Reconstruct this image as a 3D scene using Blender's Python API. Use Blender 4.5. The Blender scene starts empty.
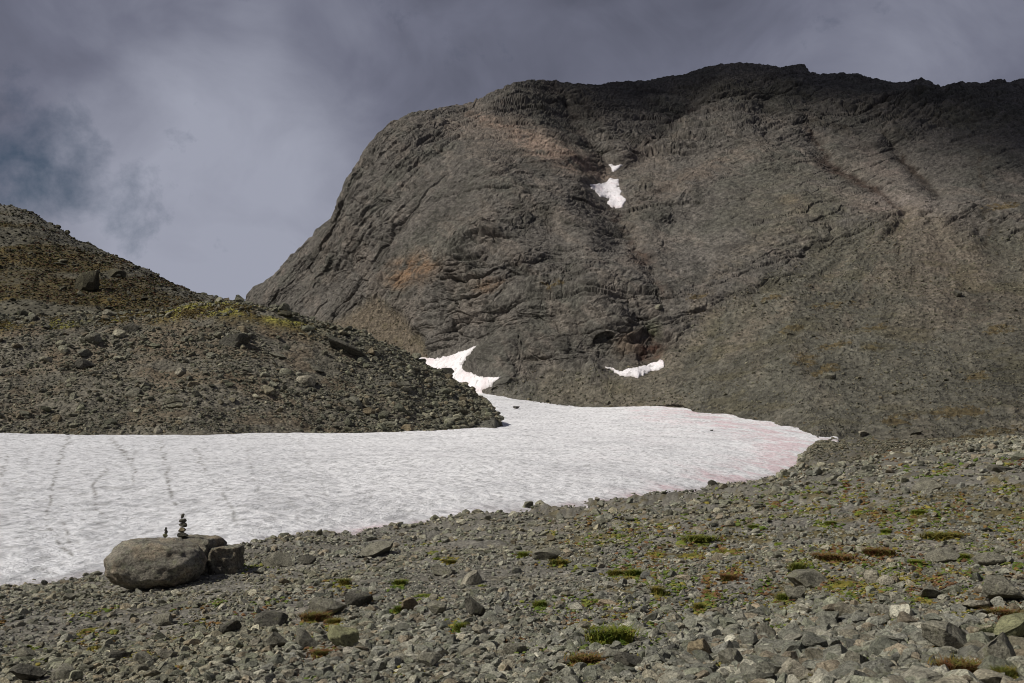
import bpy, math, random, time
T0 = time.time()
import numpy as np
from mathutils import Vector

random.seed(7)
RNG = np.random.default_rng(11)
scene = bpy.context.scene
COL = scene.collection
W, H = 1024, 683
FPX = 996.0
PITCH = math.atan((430 - 341.5) / FPX)
CP, SP = math.cos(PITCH), math.sin(PITCH)

# ------------------------------------------------------------------ helpers
def U(x, y, D):
    """world point at forward distance D seen along a given bearing / elevation (camera eye at the origin)"""
    x, y, D = np.broadcast_arrays(np.asarray(x, float), np.asarray(y, float), np.asarray(D, float))
    a = (x - W / 2) / FPX
    b = (H / 2 - y) / FPX
    dy = CP - b * SP
    dz = SP + b * CP
    k = D / dy
    return np.stack([a * k, D, dz * k], -1)

def proj(P):
    P = np.asarray(P, float)
    f = P[..., 1] * CP + P[..., 2] * SP
    u = -P[..., 1] * SP + P[..., 2] * CP
    return W / 2 + FPX * P[..., 0] / f, H / 2 - FPX * u / f

def curve(pts, blur=0):
    xs = [p[0] for p in pts]; ys = [p[1] for p in pts]
    X = np.arange(-900, 1950, 1.0)
    Y = np.interp(X, xs, ys)
    if blur:
        k = np.exp(-0.5 * (np.arange(-3 * blur, 3 * blur + 1) / blur) ** 2); k /= k.sum()
        Y = np.convolve(np.pad(Y, 3 * blur, mode='edge'), k, mode='valid')
    return lambda x: np.interp(x, X, Y)

_perm = np.random.default_rng(5).permutation(256)
_perm = np.concatenate([_perm, _perm, _perm])
_g = np.random.default_rng(6).normal(size=(256, 3)); _g /= np.linalg.norm(_g, axis=1)[:, None]

_perm = _perm.astype(np.int32); _g = _g.astype(np.float32)
_gx, _gy, _gz = (np.ascontiguousarray(_g[:, k]) for k in range(3))
def _perlin_chunk(p):
    fl = np.floor(p); i = fl.astype(np.int32) & 255; f = (p - fl).astype(np.float32)
    w = f * f * f * (f * (f * 6 - 15) + 10)
    x0, y0, z0 = f[:, 0], f[:, 1], f[:, 2]; x1, y1, z1 = x0 - 1, y0 - 1, z0 - 1
    wx, wy, wz = w[:, 0], w[:, 1], w[:, 2]
    ix, iy, iz = i[:, 0], i[:, 1], i[:, 2]
    iy1 = (iy + 1) & 255; iz1 = (iz + 1) & 255
    def corner(ax, yy, zz, X_, Y_, Z_):
        c = _perm[_perm[ax + yy] + zz]
        return _gx[c] * X_ + _gy[c] * Y_ + _gz[c] * Z_
    a0 = _perm[ix]; a1 = _perm[(ix + 1) & 255]
    def lx(yy, zz, Y_, Z_):
        u = corner(a0, yy, zz, x0, Y_, Z_); v = corner(a1, yy, zz, x1, Y_, Z_)
        return u + wx * (v - u)
    u0 = lx(iy, iz, y0, z0); u1 = lx(iy1, iz, y1, z0)
    v0 = lx(iy, iz1, y0, z1); v1 = lx(iy1, iz1, y1, z1)
    u = u0 + wy * (u1 - u0); v = v0 + wy * (v1 - v0)
    return u + wz * (v - u)
from concurrent.futures import ThreadPoolExecutor
_pool = ThreadPoolExecutor(4)
def perlin(p):
    sh = p.shape[:-1]; p = p.reshape(-1, 3); n = len(p); CH = 16384
    if n <= CH: return (_perlin_chunk(p) * 1.6).astype(float).reshape(sh)
    out = np.empty(n)
    def job(k): out[k:k + CH] = _perlin_chunk(p[k:k + CH])
    list(_pool.map(job, range(0, n, CH)))
    return (out * 1.6).reshape(sh)

def fbm(p, scale, octv=4, gain=0.5, off=0.0):
    s = 0; a = 1; q = p / scale + off
    for k in range(octv):
        s = s + a * perlin(q); q = q * 2.03 + 17.3; a *= gain
    return s

def ridged(p, scale, octv=4, gain=0.5, off=0.0):
    s = 0; a = 1; q = p / scale + off; prev = 1
    for k in range(octv):
        n = 1 - np.abs(perlin(q)) * 2; n = n * n
        s = s + a * n * prev; prev = np.clip(n, 0, 1); q = q * 2.07 + 11.7; a *= gain
    return s

def sstep(a, b, v):
    t = np.clip((v - a) / (b - a), 0, 1)
    return t * t * (3 - 2 * t)

def polydist(x, y, pts):
    """distance to a polyline"""
    d = np.full(np.shape(x), 1e9)
    for (x0, y0), (x1, y1) in zip(pts[:-1], pts[1:]):
        dx, dy = x1 - x0, y1 - y0
        t = np.clip(((x - x0) * dx + (y - y0) * dy) / (dx * dx + dy * dy + 1e-9), 0, 1)
        d = np.minimum(d, np.hypot(x - x0 - t * dx, y - y0 - t * dy))
    return d

def sdpoly(x, y, pts):
    """signed distance to polygon, positive inside"""
    d = polydist(x, y, pts + [pts[0]])
    ins = np.zeros(np.shape(x), bool)
    n = len(pts)
    for i in range(n):
        x0, y0 = pts[i]; x1, y1 = pts[(i + 1) % n]
        c = ((y0 > y) != (y1 > y)) & (x < (x1 - x0) * (y - y0) / ((y1 - y0) + 1e-12) + x0)
        ins ^= c
    return np.where(ins, d, -d)

def mesh_from(name, verts, faces, mat, smooth=True, col=None, attrs=None):
    """faces: (n,k) int array with k = 3 or 4"""
    me = bpy.data.meshes.new(name)
    nv, nf, k = len(verts), len(faces), faces.shape[1]
    me.vertices.add(nv); me.vertices.foreach_set('co', np.ascontiguousarray(verts, np.float32).ravel())
    me.loops.add(nf * k); me.loops.foreach_set('vertex_index', faces.astype(np.int32).ravel())
    me.polygons.add(nf)
    me.polygons.foreach_set('loop_start', np.arange(0, nf * k, k, dtype=np.int32))
    me.polygons.foreach_set('use_smooth', np.full(nf, smooth, bool))
    me.update(calc_edges=True)
    if col is not None:
        a = me.color_attributes.new('Col', 'FLOAT_COLOR', 'POINT')
        c = np.ones((nv, 4), np.float32); c[:, :3] = col.reshape(-1, 3)
        a.data.foreach_set('color', c.ravel())
    for n_, v_ in (attrs or {}).items():
        a = me.attributes.new(n_, 'FLOAT', 'POINT'); a.data.foreach_set('value', np.ascontiguousarray(v_, np.float32).ravel())
    me.materials.append(mat)
    return me

def obj(name, me, parent=None, loc=None):
    o = bpy.data.objects.new(name, me); COL.objects.link(o)
    if parent: o.parent = parent
    if loc is not None: o.location = [float(v) for v in loc]
    return o

def grid_faces(n, m):
    i = np.arange(n - 1)[:, None] * m + np.arange(m - 1)[None, :]
    i = i.ravel()
    return np.stack([i, i + 1, i + m + 1, i + m], 1)

def normals(P):
    a = np.gradient(P, axis=0); b = np.gradient(P, axis=1)
    n = np.cross(a, b); n /= np.linalg.norm(n, axis=-1)[..., None] + 1e-12
    n *= np.where((n[..., 2] < 0) & (np.abs(n[..., 2]) > 0.02), -1, 1)[..., None]
    return n

def tag(o, label=None, cat=None, group=None, kind=None):
    if label: o['label'] = label
    if cat: o['category'] = cat
    if group: o['group'] = group
    if kind: o['kind'] = kind
    return o

def mixc(a, b, t):
    return a * (1 - t[..., None]) + np.asarray(b, float) * t[..., None]

# ------------------------------------------------------------------ materials
def newmat(name):
    m = bpy.data.materials.new(name); m.use_nodes = True
    nt = m.node_tree; nt.nodes.clear()
    out = nt.nodes.new('ShaderNodeOutputMaterial')
    b = nt.nodes.new('ShaderNodeBsdfPrincipled')
    b.inputs['Specular IOR Level'].default_value = 0.2
    b.inputs['Roughness'].default_value = 0.9
    nt.links.new(b.outputs[0], out.inputs[0])
    return m, nt, b

def nd(nt, typ, **kw):
    n = nt.nodes.new(typ)
    for k, v in kw.items():
        if k.startswith('i_'):
            n.inputs[k[2:].replace('_', ' ')].default_value = v
        else: setattr(n, k, v)
    return n

def mathn(nt, op, a, b=None, clamp=False):
    n = nt.nodes.new('ShaderNodeMath'); n.operation = op; n.use_clamp = clamp
    for i, v in enumerate((a, b)):
        if v is None: continue
        if hasattr(v, 'links') or hasattr(v, 'is_linked'): nt.links.new(v, n.inputs[i])
        else: n.inputs[i].default_value = v
    return n.outputs[0]

def maprange(nt, v, a, b, c, d):
    n = nt.nodes.new('ShaderNodeMapRange')
    nt.links.new(v, n.inputs[0])
    for i, k in enumerate((a, b, c, d)): n.inputs[i + 1].default_value = k
    return n.outputs[0]

def scale_col(nt, col, fac):
    n = nt.nodes.new('ShaderNodeVectorMath'); n.operation = 'SCALE'
    nt.links.new(col, n.inputs[0]); nt.links.new(fac, n.inputs['Scale'])
    return n.outputs[0]

def mix(nt, fac, a, b):
    n = nt.nodes.new('ShaderNodeMix'); n.data_type = 'RGBA'
    if hasattr(fac, 'is_linked'): nt.links.new(fac, n.inputs[0])
    else: n.inputs[0].default_value = fac
    for i, v in ((6, a), (7, b)):
        if hasattr(v, 'is_linked'): nt.links.new(v, n.inputs[i])
        else: n.inputs[i].default_value = (*v, 1)
    return n.outputs[2]

def terrain_mat(name, speck, bump_scale, bump_dist, contrast=0.35, vor=True):
    """attribute colour + grain at two scales + stony bump; speck = size of a grain in metres"""
    m, nt, b = newmat(name)
    at = nd(nt, 'ShaderNodeAttribute', attribute_name='Col')
    tc = nd(nt, 'ShaderNodeTexCoord')
    n1 = nd(nt, 'ShaderNodeTexNoise'); n1.inputs['Scale'].default_value = 1 / speck; n1.inputs['Detail'].default_value = 5; n1.inputs['Roughness'].default_value = .7
    nt.links.new(tc.outputs['Object'], n1.inputs['Vector'])
    f = maprange(nt, n1.outputs[0], .25, .75, 1 - contrast, 1 + contrast)
    vo = nd(nt, 'ShaderNodeTexVoronoi'); vo.inputs['Scale'].default_value = 1 / bump_scale
    nt.links.new(tc.outputs['Object'], vo.inputs['Vector'])
    sp = nd(nt, 'ShaderNodeSeparateColor'); nt.links.new(vo.outputs['Color'], sp.inputs[0])
    f2 = maprange(nt, sp.outputs[0], 0, 1, 1 - contrast * .8, 1 + contrast * .8)
    c = scale_col(nt, at.outputs['Color'], mathn(nt, 'MULTIPLY', f, f2) if vor else f)
    nt.links.new(c, b.inputs['Base Color'])
    bp = nd(nt, 'ShaderNodeBump'); bp.inputs['Distance'].default_value = bump_dist; bp.inputs['Strength'].default_value = 1
    h = mathn(nt, 'SUBTRACT', n1.outputs[0], mathn(nt, 'MULTIPLY', vo.outputs['Distance'], .8)) if vor else n1.outputs[0]
    nt.links.new(h, bp.inputs['Height'])
    nt.links.new(bp.outputs[0], b.inputs['Normal'])
    return m

M_GROUND = terrain_mat('gravelly_ground', .05, .06, .035)
M_MORAINE = terrain_mat('moraine_debris', .45, .5, .3, .4)
M_HILL = terrain_mat('mossy_hillside', .9, .9, .35, .3)
M_MOUNT = terrain_mat('mountain_rock', 1.3, 1.6, .6, .42, vor=False)

def stone_mat(name, grain):
    m, nt, b = newmat(name)
    at = nd(nt, 'ShaderNodeAttribute', attribute_name='Col')
    ge = nd(nt, 'ShaderNodeNewGeometry')
    n1 = nd(nt, 'ShaderNodeTexNoise'); n1.inputs['Scale'].default_value = 1 / grain; n1.inputs['Detail'].default_value = 4; n1.inputs['Roughness'].default_value = .75
    nt.links.new(ge.outputs['Position'], n1.inputs['Vector'])
    n2 = nd(nt, 'ShaderNodeTexNoise'); n2.inputs['Scale'].default_value = .16 / grain; n2.inputs['Detail'].default_value = 4
    nt.links.new(ge.outputs['Position'], n2.inputs['Vector'])
    f = mathn(nt, 'MULTIPLY', maprange(nt, n1.outputs[0], .32, .68, .42, 1.58), maprange(nt, n2.outputs[0], .3, .7, .65, 1.35))
    c = scale_col(nt, at.outputs['Color'], f)
    # lichen: pale olive blotches
    n3 = nd(nt, 'ShaderNodeTexNoise'); n3.inputs['Scale'].default_value = .35 / grain; n3.inputs['Detail'].default_value = 6; n3.inputs['Roughness'].default_value = .65
    nt.links.new(ge.outputs['Position'], n3.inputs['Vector'])
    c = mix(nt, maprange(nt, n3.outputs[0], .56, .68, 0, .55), c, (.17, .175, .095))
    nt.links.new(c, b.inputs['Base Color'])
    bp = nd(nt, 'ShaderNodeBump'); bp.inputs['Distance'].default_value = grain * 1.5; bp.inputs['Strength'].default_value = 1
    nt.links.new(mathn(nt, 'ADD', n1.outputs[0], mathn(nt, 'MULTIPLY', n2.outputs[0], 1.5)), bp.inputs['Height'])
    nt.links.new(bp.outputs[0], b.inputs['Normal'])
    return m
M_STONE = stone_mat('grey_stone', .022)
M_STONE_FAR = stone_mat('weathered_stone', .25)
M_BOULDER = stone_mat('brown_boulder_stone', .035)

def snow_mat():
    m, nt, b = newmat('old_snow')
    at = nd(nt, 'ShaderNodeAttribute', attribute_name='Col')
    tc = nd(nt, 'ShaderNodeTexCoord')
    def noise(sc, det, rough=.6, vec=None):
        n = nd(nt, 'ShaderNodeTexNoise'); n.inputs['Scale'].default_value = sc; n.inputs['Detail'].default_value = det; n.inputs['Roughness'].default_value = rough
        nt.links.new(vec or tc.outputs['Object'], n.inputs['Vector']); return n.outputs[0]
    n1 = noise(2.2, 6, .7); n2 = noise(.35, 5, .6); n3 = noise(7, 3, .7)
    f = mathn(nt, 'MULTIPLY', maprange(nt, n1, .3, .58, .78, 1.0), maprange(nt, n2, .35, .6, .93, 1.0))
    f = mathn(nt, 'MULTIPLY', f, maprange(nt, n3, .35, .52, .82, 1.0))
    c = scale_col(nt, at.outputs['Color'], f)
    nt.links.new(c, b.inputs['Base Color'])
    b.inputs['Roughness'].default_value = .7
    vo = nd(nt, 'ShaderNodeTexVoronoi'); vo.inputs['Scale'].default_value = 1.6; vo.feature = 'SMOOTH_F1'
    nt.links.new(tc.outputs['Object'], vo.inputs['Vector'])
    bp = nd(nt, 'ShaderNodeBump'); bp.inputs['Distance'].default_value = .24; bp.inputs['Strength'].default_value = 1
    nt.links.new(mathn(nt, 'ADD', mathn(nt, 'MULTIPLY', vo.outputs['Distance'], .5), n1), bp.inputs['Height'])
    nt.links.new(bp.outputs[0], b.inputs['Normal'])
    return m
M_SNOW = snow_mat()

def plant_mat(name, c0, c1):
    m, nt, b = newmat(name)
    ge = nd(nt, 'ShaderNodeNewGeometry')
    n1 = nd(nt, 'ShaderNodeTexNoise'); n1.inputs['Scale'].default_value = 14; n1.inputs['Detail'].default_value = 3
    nt.links.new(ge.outputs['Position'], n1.inputs['Vector'])
    c = mix(nt, maprange(nt, n1.outputs[0], .38, .62, 0, 1), c0, c1)
    nt.links.new(c, b.inputs['Base Color'])
    b.inputs['Roughness'].default_value = .8
    return m
M_PLANT = {
    'green': plant_mat('green_grass', (.07, .11, .012), (.17, .17, .02)),
    'bright': plant_mat('bright_moss', (.09, .125, .015), (.17, .165, .03)),
    'olive': plant_mat('olive_grass', (.085, .095, .015), (.18, .14, .025)),
    'rust': plant_mat('rusty_plants', (.17, .07, .03), (.11, .11, .02)),
    'yellow': plant_mat('yellow_moss', (.19, .14, .02), (.24, .17, .045)),
    'pale': plant_mat('pale_lichen', (.17, .20, .10), (.24, .25, .14)),
}

# ------------------------------------------------------------------ shared outlines (bearing x, elevation y, distance)
NEARP = [(-700, 660), (-200, 607), (0, 588), (30, 583), (60, 581), (85, 574), (105, 573), (150, 566), (240, 547), (280, 542), (320, 537), (400, 528), (455, 519), (510, 512), (560, 507), (600, 502), (650, 497), (690, 491), (720, 486), (750, 481)]
yNearS = curve(NEARP + [(800, 473), (850, 461), (900, 450), (1024, 440), (1300, 431), (1700, 426)], 14)
yNear = curve(NEARP + [(775, 477), (797, 470), (800, 463), (801, 458), (804, 455), (810, 449), (817, 443.5), (823, 441.5), (833, 440), (900, 442), (1024, 437), (1300, 429), (1700, 426)], 1)
dNearS = curve([(-700, 14), (-200, 18), (0, 20), (240, 24), (400, 32), (510, 40), (600, 48), (690, 60), (800, 90), (850, 120), (900, 145), (1024, 158), (1300, 188), (1700, 222)], 25)
yMor = curve([(-700, 436), (0, 434), (200, 435), (300, 434), (400, 433), (440, 431), (470, 425), (492, 418), (500, 418), (560, 430), (690, 436), (800, 446), (900, 448), (1300, 440), (1700, 436)], 4)
dMor = curve([(-700, 100), (0, 105), (200, 110), (400, 125), (470, 140), (492, 150), (560, 150), (690, 140), (800, 128), (900, 140), (1300, 180), (1700, 200)], 12)
FARP = [(-700, 425), (0, 415), (300, 405), (440, 396), (490, 393), (500, 396), (525, 401), (560, 406), (600, 408), (640, 407), (660, 406.5), (672, 406.5), (687, 407), (692, 411), (700, 413), (720, 414), (736, 415), (740, 418), (751, 418), (753, 421), (774, 422), (777, 426), (796, 427), (800, 431), (811, 432.5), (813, 438), (821, 438), (828, 435.5), (837, 437), (842, 440), (900, 441), (1024, 436), (1300, 428), (1700, 425)]
yFar = curve(FARP, 1); yFarS = curve(FARP, 30)
dFarS = curve([(-700, 420), (300, 400), (440, 320), (500, 310), (560, 300), (620, 285), (690, 250), (760, 210), (800, 188), (835, 174), (900, 168), (1024, 165), (1300, 195), (1700, 230)], 25)

def lerp_rows(rows, s):
    """monotone cubic through rows placed at s = 0,1,2.."""
    K = len(rows); s = np.clip(s, 0, K - 1 - 1e-9); i = np.floor(s).astype(int); f = (s - i)[..., None]
    R = np.stack(rows, 0)
    dd = R[1:] - R[:-1]
    m = np.empty_like(R); m[0] = dd[0]; m[-1] = dd[-1]
    pr = dd[1:] * dd[:-1]
    m[1:-1] = np.where(pr > 0, 2 * pr / np.where(np.abs(dd[1:] + dd[:-1]) > 1e-9, dd[1:] + dd[:-1], 1), 0)
    def g(A, j): return np.take_along_axis(A, j[None, ..., None].repeat(3, -1), 0)[0]
    a, b, ma, mb = g(R, i), g(R, i + 1), g(m, i), g(m, i + 1)
    return (2 * f ** 3 - 3 * f ** 2 + 1) * a + (f ** 3 - 2 * f ** 2 + f) * ma + (-2 * f ** 3 + 3 * f ** 2) * b + (f ** 3 - f ** 2) * mb
yMorS = curve([(-700, 436), (0, 434), (200, 435), (400, 433), (440, 431), (500, 428), (560, 430), (690, 436), (800, 446), (900, 448), (1300, 440), (1700, 436)], 30)
dMorS = curve([(-700, 100), (0, 105), (200, 110), (400, 125), (470, 138), (560, 145), (690, 138), (800, 128), (900, 140), (1300, 180), (1700, 200)], 40)
def snow_base(x, s):
    PN = U(x, yNearS(x), dNearS(x)); PM = U(x, yMorS(x), dMorS(x)); PF = U(x, yFarS(x), dFarS(x))
    pre = PN * .86; pre[..., 2] = PN[..., 2] - .5
    mid1 = PN * .6 + PM * .4
    post = PF * 1.12; post[..., 2] += 2.2
    P = lerp_rows([pre, PN, mid1, PM, PF, post], s)
    drop = sstep(838, 846, x) * 6
    P[..., 2] -= drop
    return P
# where the outlines meet the snow: distance of the contact lines
_tx = np.arange(-700, 1701, 3.0); _ts = np.linspace(0, 5, 900)
_X, _S = np.meshgrid(_tx, _ts, indexing='ij')
_SP = snow_base(np.where(_X > 836, 836, _X), _S); _py = proj(_SP)[1]
def _hit(ycurve, dflt):
    out = []
    for k, x in enumerate(_tx):
        if x > 834: out.append((x, float(dflt(x)))); continue
        yy = float(ycurve(x)); below = np.where(_py[k] < yy)[0]
        out.append((x, float(_SP[k, below[0], 1]) if len(below) else float(dflt(x))))
    return curve(out, 2)
dNear = _hit(yNear, lambda x: dFarS(x) - 2)
dFar = _hit(yFar, dFarS)

# ------------------------------------------------------------------ foreground ground
d0 = curve([(-700, 7), (0, 6.3), (512, 5.2), (1024, 4.4), (1700, 4.2)], 60)
def ground_base(x, s):
    """s 0 (just below the frame) .. 1 (contact with the snow) .. 1.2 (under the snow)"""
    x, s = np.broadcast_arrays(np.asarray(x, float), np.asarray(s, float))
    sc = np.clip(s, 0, 1)
    ex = np.exp(-(1 - sc) / .03)
    y = 730 + (yNearS(x) - 730) * sc + (yNear(x) - yNearS(x)) * ex
    inv = (1 / d0(x)) * (1 - sc) + (1 / dNearS(x)) * sc + (1 / dNear(x) - 1 / dNearS(x)) * ex
    P = U(x, y, 1 / inv)
    # beyond the contact line: dive below the snow on the left, run on to the mountain's foot on the right
    e = np.clip(s - 1, 0, None) / .2
    dn = dNear(x)
    right = sstep(826, 838, x)
    PF = U(x, yFar(x) + 2, dFar(x) + 40)
    L = P + np.stack([P[..., 0] * .35 * e, dn * .35 * e, -(1.2 + dn * .03) * e], -1)
    R = P * (1 - e[..., None]) + PF * e[..., None]
    R[..., 2] -= .0 * e
    P = np.where((s > 1)[..., None], L * (1 - right[..., None]) + R * right[..., None], P)
    return P
def ground_disp(P):
    r = np.clip(np.hypot(P[..., 0], P[..., 1]), 3, 60)
    k = np.clip(r / 14, .6, 3)
    return (fbm(P, 4.0, 3) * .13 * k + fbm(P, .7, 3) * .035 * np.minimum(k, 1.5))
def ground(x, s):
    P = ground_base(x, s)
    P = P.copy(); P[..., 2] += ground_disp(P)
    return P
def ground_col(P, x, y):
    n = fbm(P, 3.0, 4); n2 = fbm(P, 1.1, 4, off=31.)
    c = np.empty(P.shape); c[:] = (.175, .166, .142)
    c = mixc(c, (.135, .125, .10), sstep(-.1, .5, n) * .6)
    c = mixc(c, (.21, .185, .145), sstep(.1, .5, -n) * .5)
    far = sstep(25, 90, P[..., 1])
    c = mixc(c, (.13, .122, .098), far)
    moss = sstep(.28, .45, n2 + fbm(P, 14, 2, off=3) * .45) * sstep(420, 620, x) * (1 - far * .6)
    c = mixc(c, (.12, .095, .028), moss * .75)
    D_ = P[..., 1]; w1 = sstep(14, 30, D_); w2 = sstep(35, 80, D_)
    g = fbm(P, .16, 3, .7) * (1 - w1) + fbm(P, .45, 3, .75, 5) * w1 * (1 - w2) + fbm(P, 1.5, 3, .8, 9) * w2
    c = c * (1 + .5 * g)[..., None]
    Lx = 470 - (x - 800) * .17
    wild = sstep(800, 842, x) * sstep(3, -5, y - Lx)
    c = mixc(c, np.array([.108, .102, .084]), wild * .9)
    # rusty heather band where the slope meets the scree on the right
    b = np.exp(-((y - Lx + 1) / 7) ** 2) * sstep(835, 900, x)
    c = mixc(c, (.13, .085, .03), np.clip(b * sstep(-.2, .3, fbm(P, 9, 4, off=8)), 0, 1) * .8)
    return c
xs = np.concatenate([np.linspace(-2600, -650, 120, endpoint=False), np.linspace(-650, 1650, 900), np.linspace(1655, 4200, 160)])
s_vis = np.concatenate([np.linspace(0, 1, 260), 1 + np.linspace(.01, .2, 24)])
X, S = np.meshgrid(xs, s_vis)
G = ground(X, S)
gx, gy = proj(G)
gc = ground_col(G, gx, gy)
# the part at and behind the photographer's feet
rows = []
for k in range(1, 31):
    t = k / 30
    R = G[0].copy(); R[:, 1] -= 26 * t ** 1.3; R[:, 0] *= 1 + 4 * t
    R[:, 2] = G[0][:, 2] * (1 - .2 * t) + .0
    R[:, 2] = np.minimum(R[:, 2], -1.3); R[:, 2] += fbm(R, 4.0, 2) * .05
    rows.append(R)
A = np.concatenate([np.array(rows[::-1]), G], 0)
cA = np.concatenate([np.repeat(gc[:1], 30, 0), gc], 0)
me = mesh_from('ground', A.reshape(-1, 3), grid_faces(*A.shape[:2]), M_GROUND, True, cA)
tag(obj('ground', me), 'stony grey foreground slope with scattered plants', kind='structure')

# ------------------------------------------------------------------ snowfield
xs = np.linspace(-600, 960, 1100)
ss = np.concatenate([np.linspace(0, 1, 10, endpoint=False), np.linspace(1, 5, 420)])
X, S = np.meshgrid(xs, ss)
P = snow_base(X, S)
dist = np.clip(P[..., 1] / 60, .3, 3)
P[..., 2] += fbm(P, 18, 2) * .10 * dist + fbm(P, 3.0, 2, off=4) * .03 * dist + ridged(P * [1, .6, 1], 1.4, 2) * .012
sx, sy = proj(P)
c = np.empty(P.shape); c[:] = (.97, .97, .985)
n = fbm(P, 6, 4, off=2)
c = mixc(c, (.70, .70, .72), sstep(0, .6, n) * .5)
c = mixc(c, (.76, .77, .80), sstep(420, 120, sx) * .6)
c = c * (1 - .30 * sstep(.05, .6, fbm(P * [1, .55, 1], .55, 3, .7, off=15)))[..., None]
# pink snow algae: along the near edge, the right end and the far bank
pk = np.exp(-((yNear(sx) - sy) / 7.0) ** 2) * sstep(150, 500, sx) * .55
pk += np.exp(-(polydist(sx, sy, [(688, 412), (700, 417), (735, 427)]) / 4.5) ** 2) * .95
pk += np.exp(-(polydist(sx, sy, [(770, 440), (800, 452), (785, 468)]) / 12) ** 2) * .6
pk += np.exp(-(polydist(sx, sy, [(640, 411), (690, 414), (760, 430), (800, 440)]) / 9) ** 2) * .4
pk += np.exp(-(polydist(sx, sy, [(660, 492), (730, 478), (790, 460)]) / 13) ** 2) * .45
pk += sstep(480, 800, sx) * .10
pk = np.clip(pk * np.clip(.45 + 1.9 * fbm(P * [.7, .45, 1], 4, 5, .65, off=9), 0, 2.0) * np.clip(1 + 1.2 * fbm(P * [1, .5, 1], .8, 3, .7, off=19), .2, 2), 0, 1)
c = mixc(c, (.76, .47, .51), pk * .5)
# strings of wind-blown dirt and melt cracks running down towards the viewer
dirt = np.zeros(sx.shape)
wob = fbm(P, 5, 3, off=5) * 5
for pts, a in [([(70, 437), (57, 465), (52, 500), (46, 525), (60, 545), (72, 555)], 1), ([(110, 440), (128, 455), (133, 470), (134, 483)], 1), ([(136, 452), (131, 468)], .8),
             ([(162, 442), (165, 465), (169, 485), (174, 505), (181, 516)], 1), ([(105, 468), (95, 483), (97, 510), (105, 518)], .9), ([(196, 450), (205, 470)], .8),
             ([(215, 482), (228, 505), (236, 525)], .7), ([(6, 455), (3, 485)], .7), ([(20, 490), (90, 487), (170, 490)], .35), ([(62, 522), (70, 545)], .8),
             ([(244, 442), (252, 470), (258, 500)], .45), ([(30, 448), (24, 470)], .5), ([(300, 440), (312, 470), (330, 500)], .4), ([(280, 470), (290, 500), (300, 520)], .35)]:
    dirt = np.maximum(dirt, a * np.exp(-(polydist(sx + wob * .8, sy, pts) / 1.9) ** 2))
dirt = np.clip(dirt * sstep(-.2, .2, fbm(P, .7, 3, .7, off=7)), 0, 1)
dirt = np.maximum(dirt, sstep(.52, .7, fbm(P, .55, 3, off=12)) * .45)
c = mixc(c, (.20, .19, .17), dirt * .8)
grime = np.exp(-((yNear(sx) - sy) / 3.0) ** 2)
c = mixc(c, (.42, .36, .36), grime * .5)
me = mesh_from('snowfield', P.reshape(-1, 3), grid_faces(*P.shape[:2]), M_SNOW, True, c)
tag(obj('snowfield', me), 'long white snowfield with pink tinged edges filling the hollow', kind='structure')

# ------------------------------------------------------------------ moraine and hillside on the left
yCrest = curve([(-700, 300), (-200, 318), (0, 318), (60, 316), (120, 312), (200, 305), (240, 305), (270, 312), (300, 318), (340, 330), (370, 338), (400, 351), (430, 367), (460, 382), (480, 396), (490, 408), (495, 415), (520, 425), (600, 432)], 3)
dCrest = curve([(-700, 140), (0, 150), (240, 160), (340, 165), (430, 165), (480, 160), (495, 156), (600, 150)], 12)
def moraine_base(x, s):
    """s 0 under the snow, 1 foot, 2 crest, 3 behind"""
    PM = U(x, yMor(x), dMor(x)); PC = U(x, yCrest(x), dCrest(x))
    pre = PM * .9; pre[..., 2] = PM[..., 2] - 3 - 10 * sstep(490, 540, x)
    foot = PM.copy(); foot[..., 2] -= 8 * sstep(494, 520, x)
    mid = foot * .5 + PC * .5; mid[..., 2] -= (PC[..., 2] - foot[..., 2]) * .05
    PC = PC.copy(); PC[..., 2] -= 6 * sstep(494, 520, x)
    b1 = PC * 1.05; b1[..., 2] = PC[..., 2] + .0
    back = PC * 1.5; back[..., 2] = PC[..., 2] - 14
    b1[..., 2] = PC[..., 2] * 1.0 - .3
    i = np.clip(s, 0, 4.999)
    return lerp_rows([pre, foot, mid, PC, b1, back], i)
def moraine(x, s):
    P = moraine_base(x, s)
    a = sstep(.2, 1.3, s)
    P[..., 2] += (fbm(P, 22, 3, off=3) * 1.1 * a * sstep(520, 440, x) + fbm(P, 4, 3, off=6) * .45 * (.3 + .7 * a) + ridged(P, 2.0, 2) * .12)
    return P
def mor_col(P, x, y):
    c = np.empty(P.shape); c[:] = (.15, .138, .108)
    c = mixc(c, (.095, .088, .068), sstep(-.1, .5, fbm(P, 14, 4, off=1)) * .7)
    c = mixc(c, (.16, .125, .085), sstep(.05, .5, fbm(P, 9, 4, off=11)) * .7)
    rust = sstep(.15, .5, fbm(P, 7, 4, off=21)) * .6
    c = mixc(c, (.105, .07, .035), rust * .7)
    up = yCrest(x)
    band = np.exp(-((y - up - 7) / 9) ** 2)
    m = band * sstep(-.15, .3, fbm(P, 10, 4, off=33)) * sstep(420, 300, x)
    c = mixc(c, (.115, .085, .02), np.clip(m * 1.1, 0, 1) * .85)
    yel = np.exp(-((y - up - 5) / 5) ** 2) * sstep(-.05, .25, fbm(P, 6, 4, off=43)) * (np.exp(-((x - 60) / 30) ** 2) * .8 + np.exp(-((x - 170) / 45) ** 2) + np.exp(-((x - 262) / 40) ** 2))
    c = mixc(c, (.26, .245, .055), np.clip(yel, 0, 1) * .9)
    c = mixc(c, (.10, .10, .082), sstep(320, 440, x) * .7)
    return c
xs = np.linspace(-500, 545, 760)
ss = np.concatenate([np.linspace(0, 1, 12, endpoint=False), np.linspace(1, 3, 230), np.linspace(3.02, 5, 40)])
X, S = np.meshgrid(xs, ss)
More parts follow.
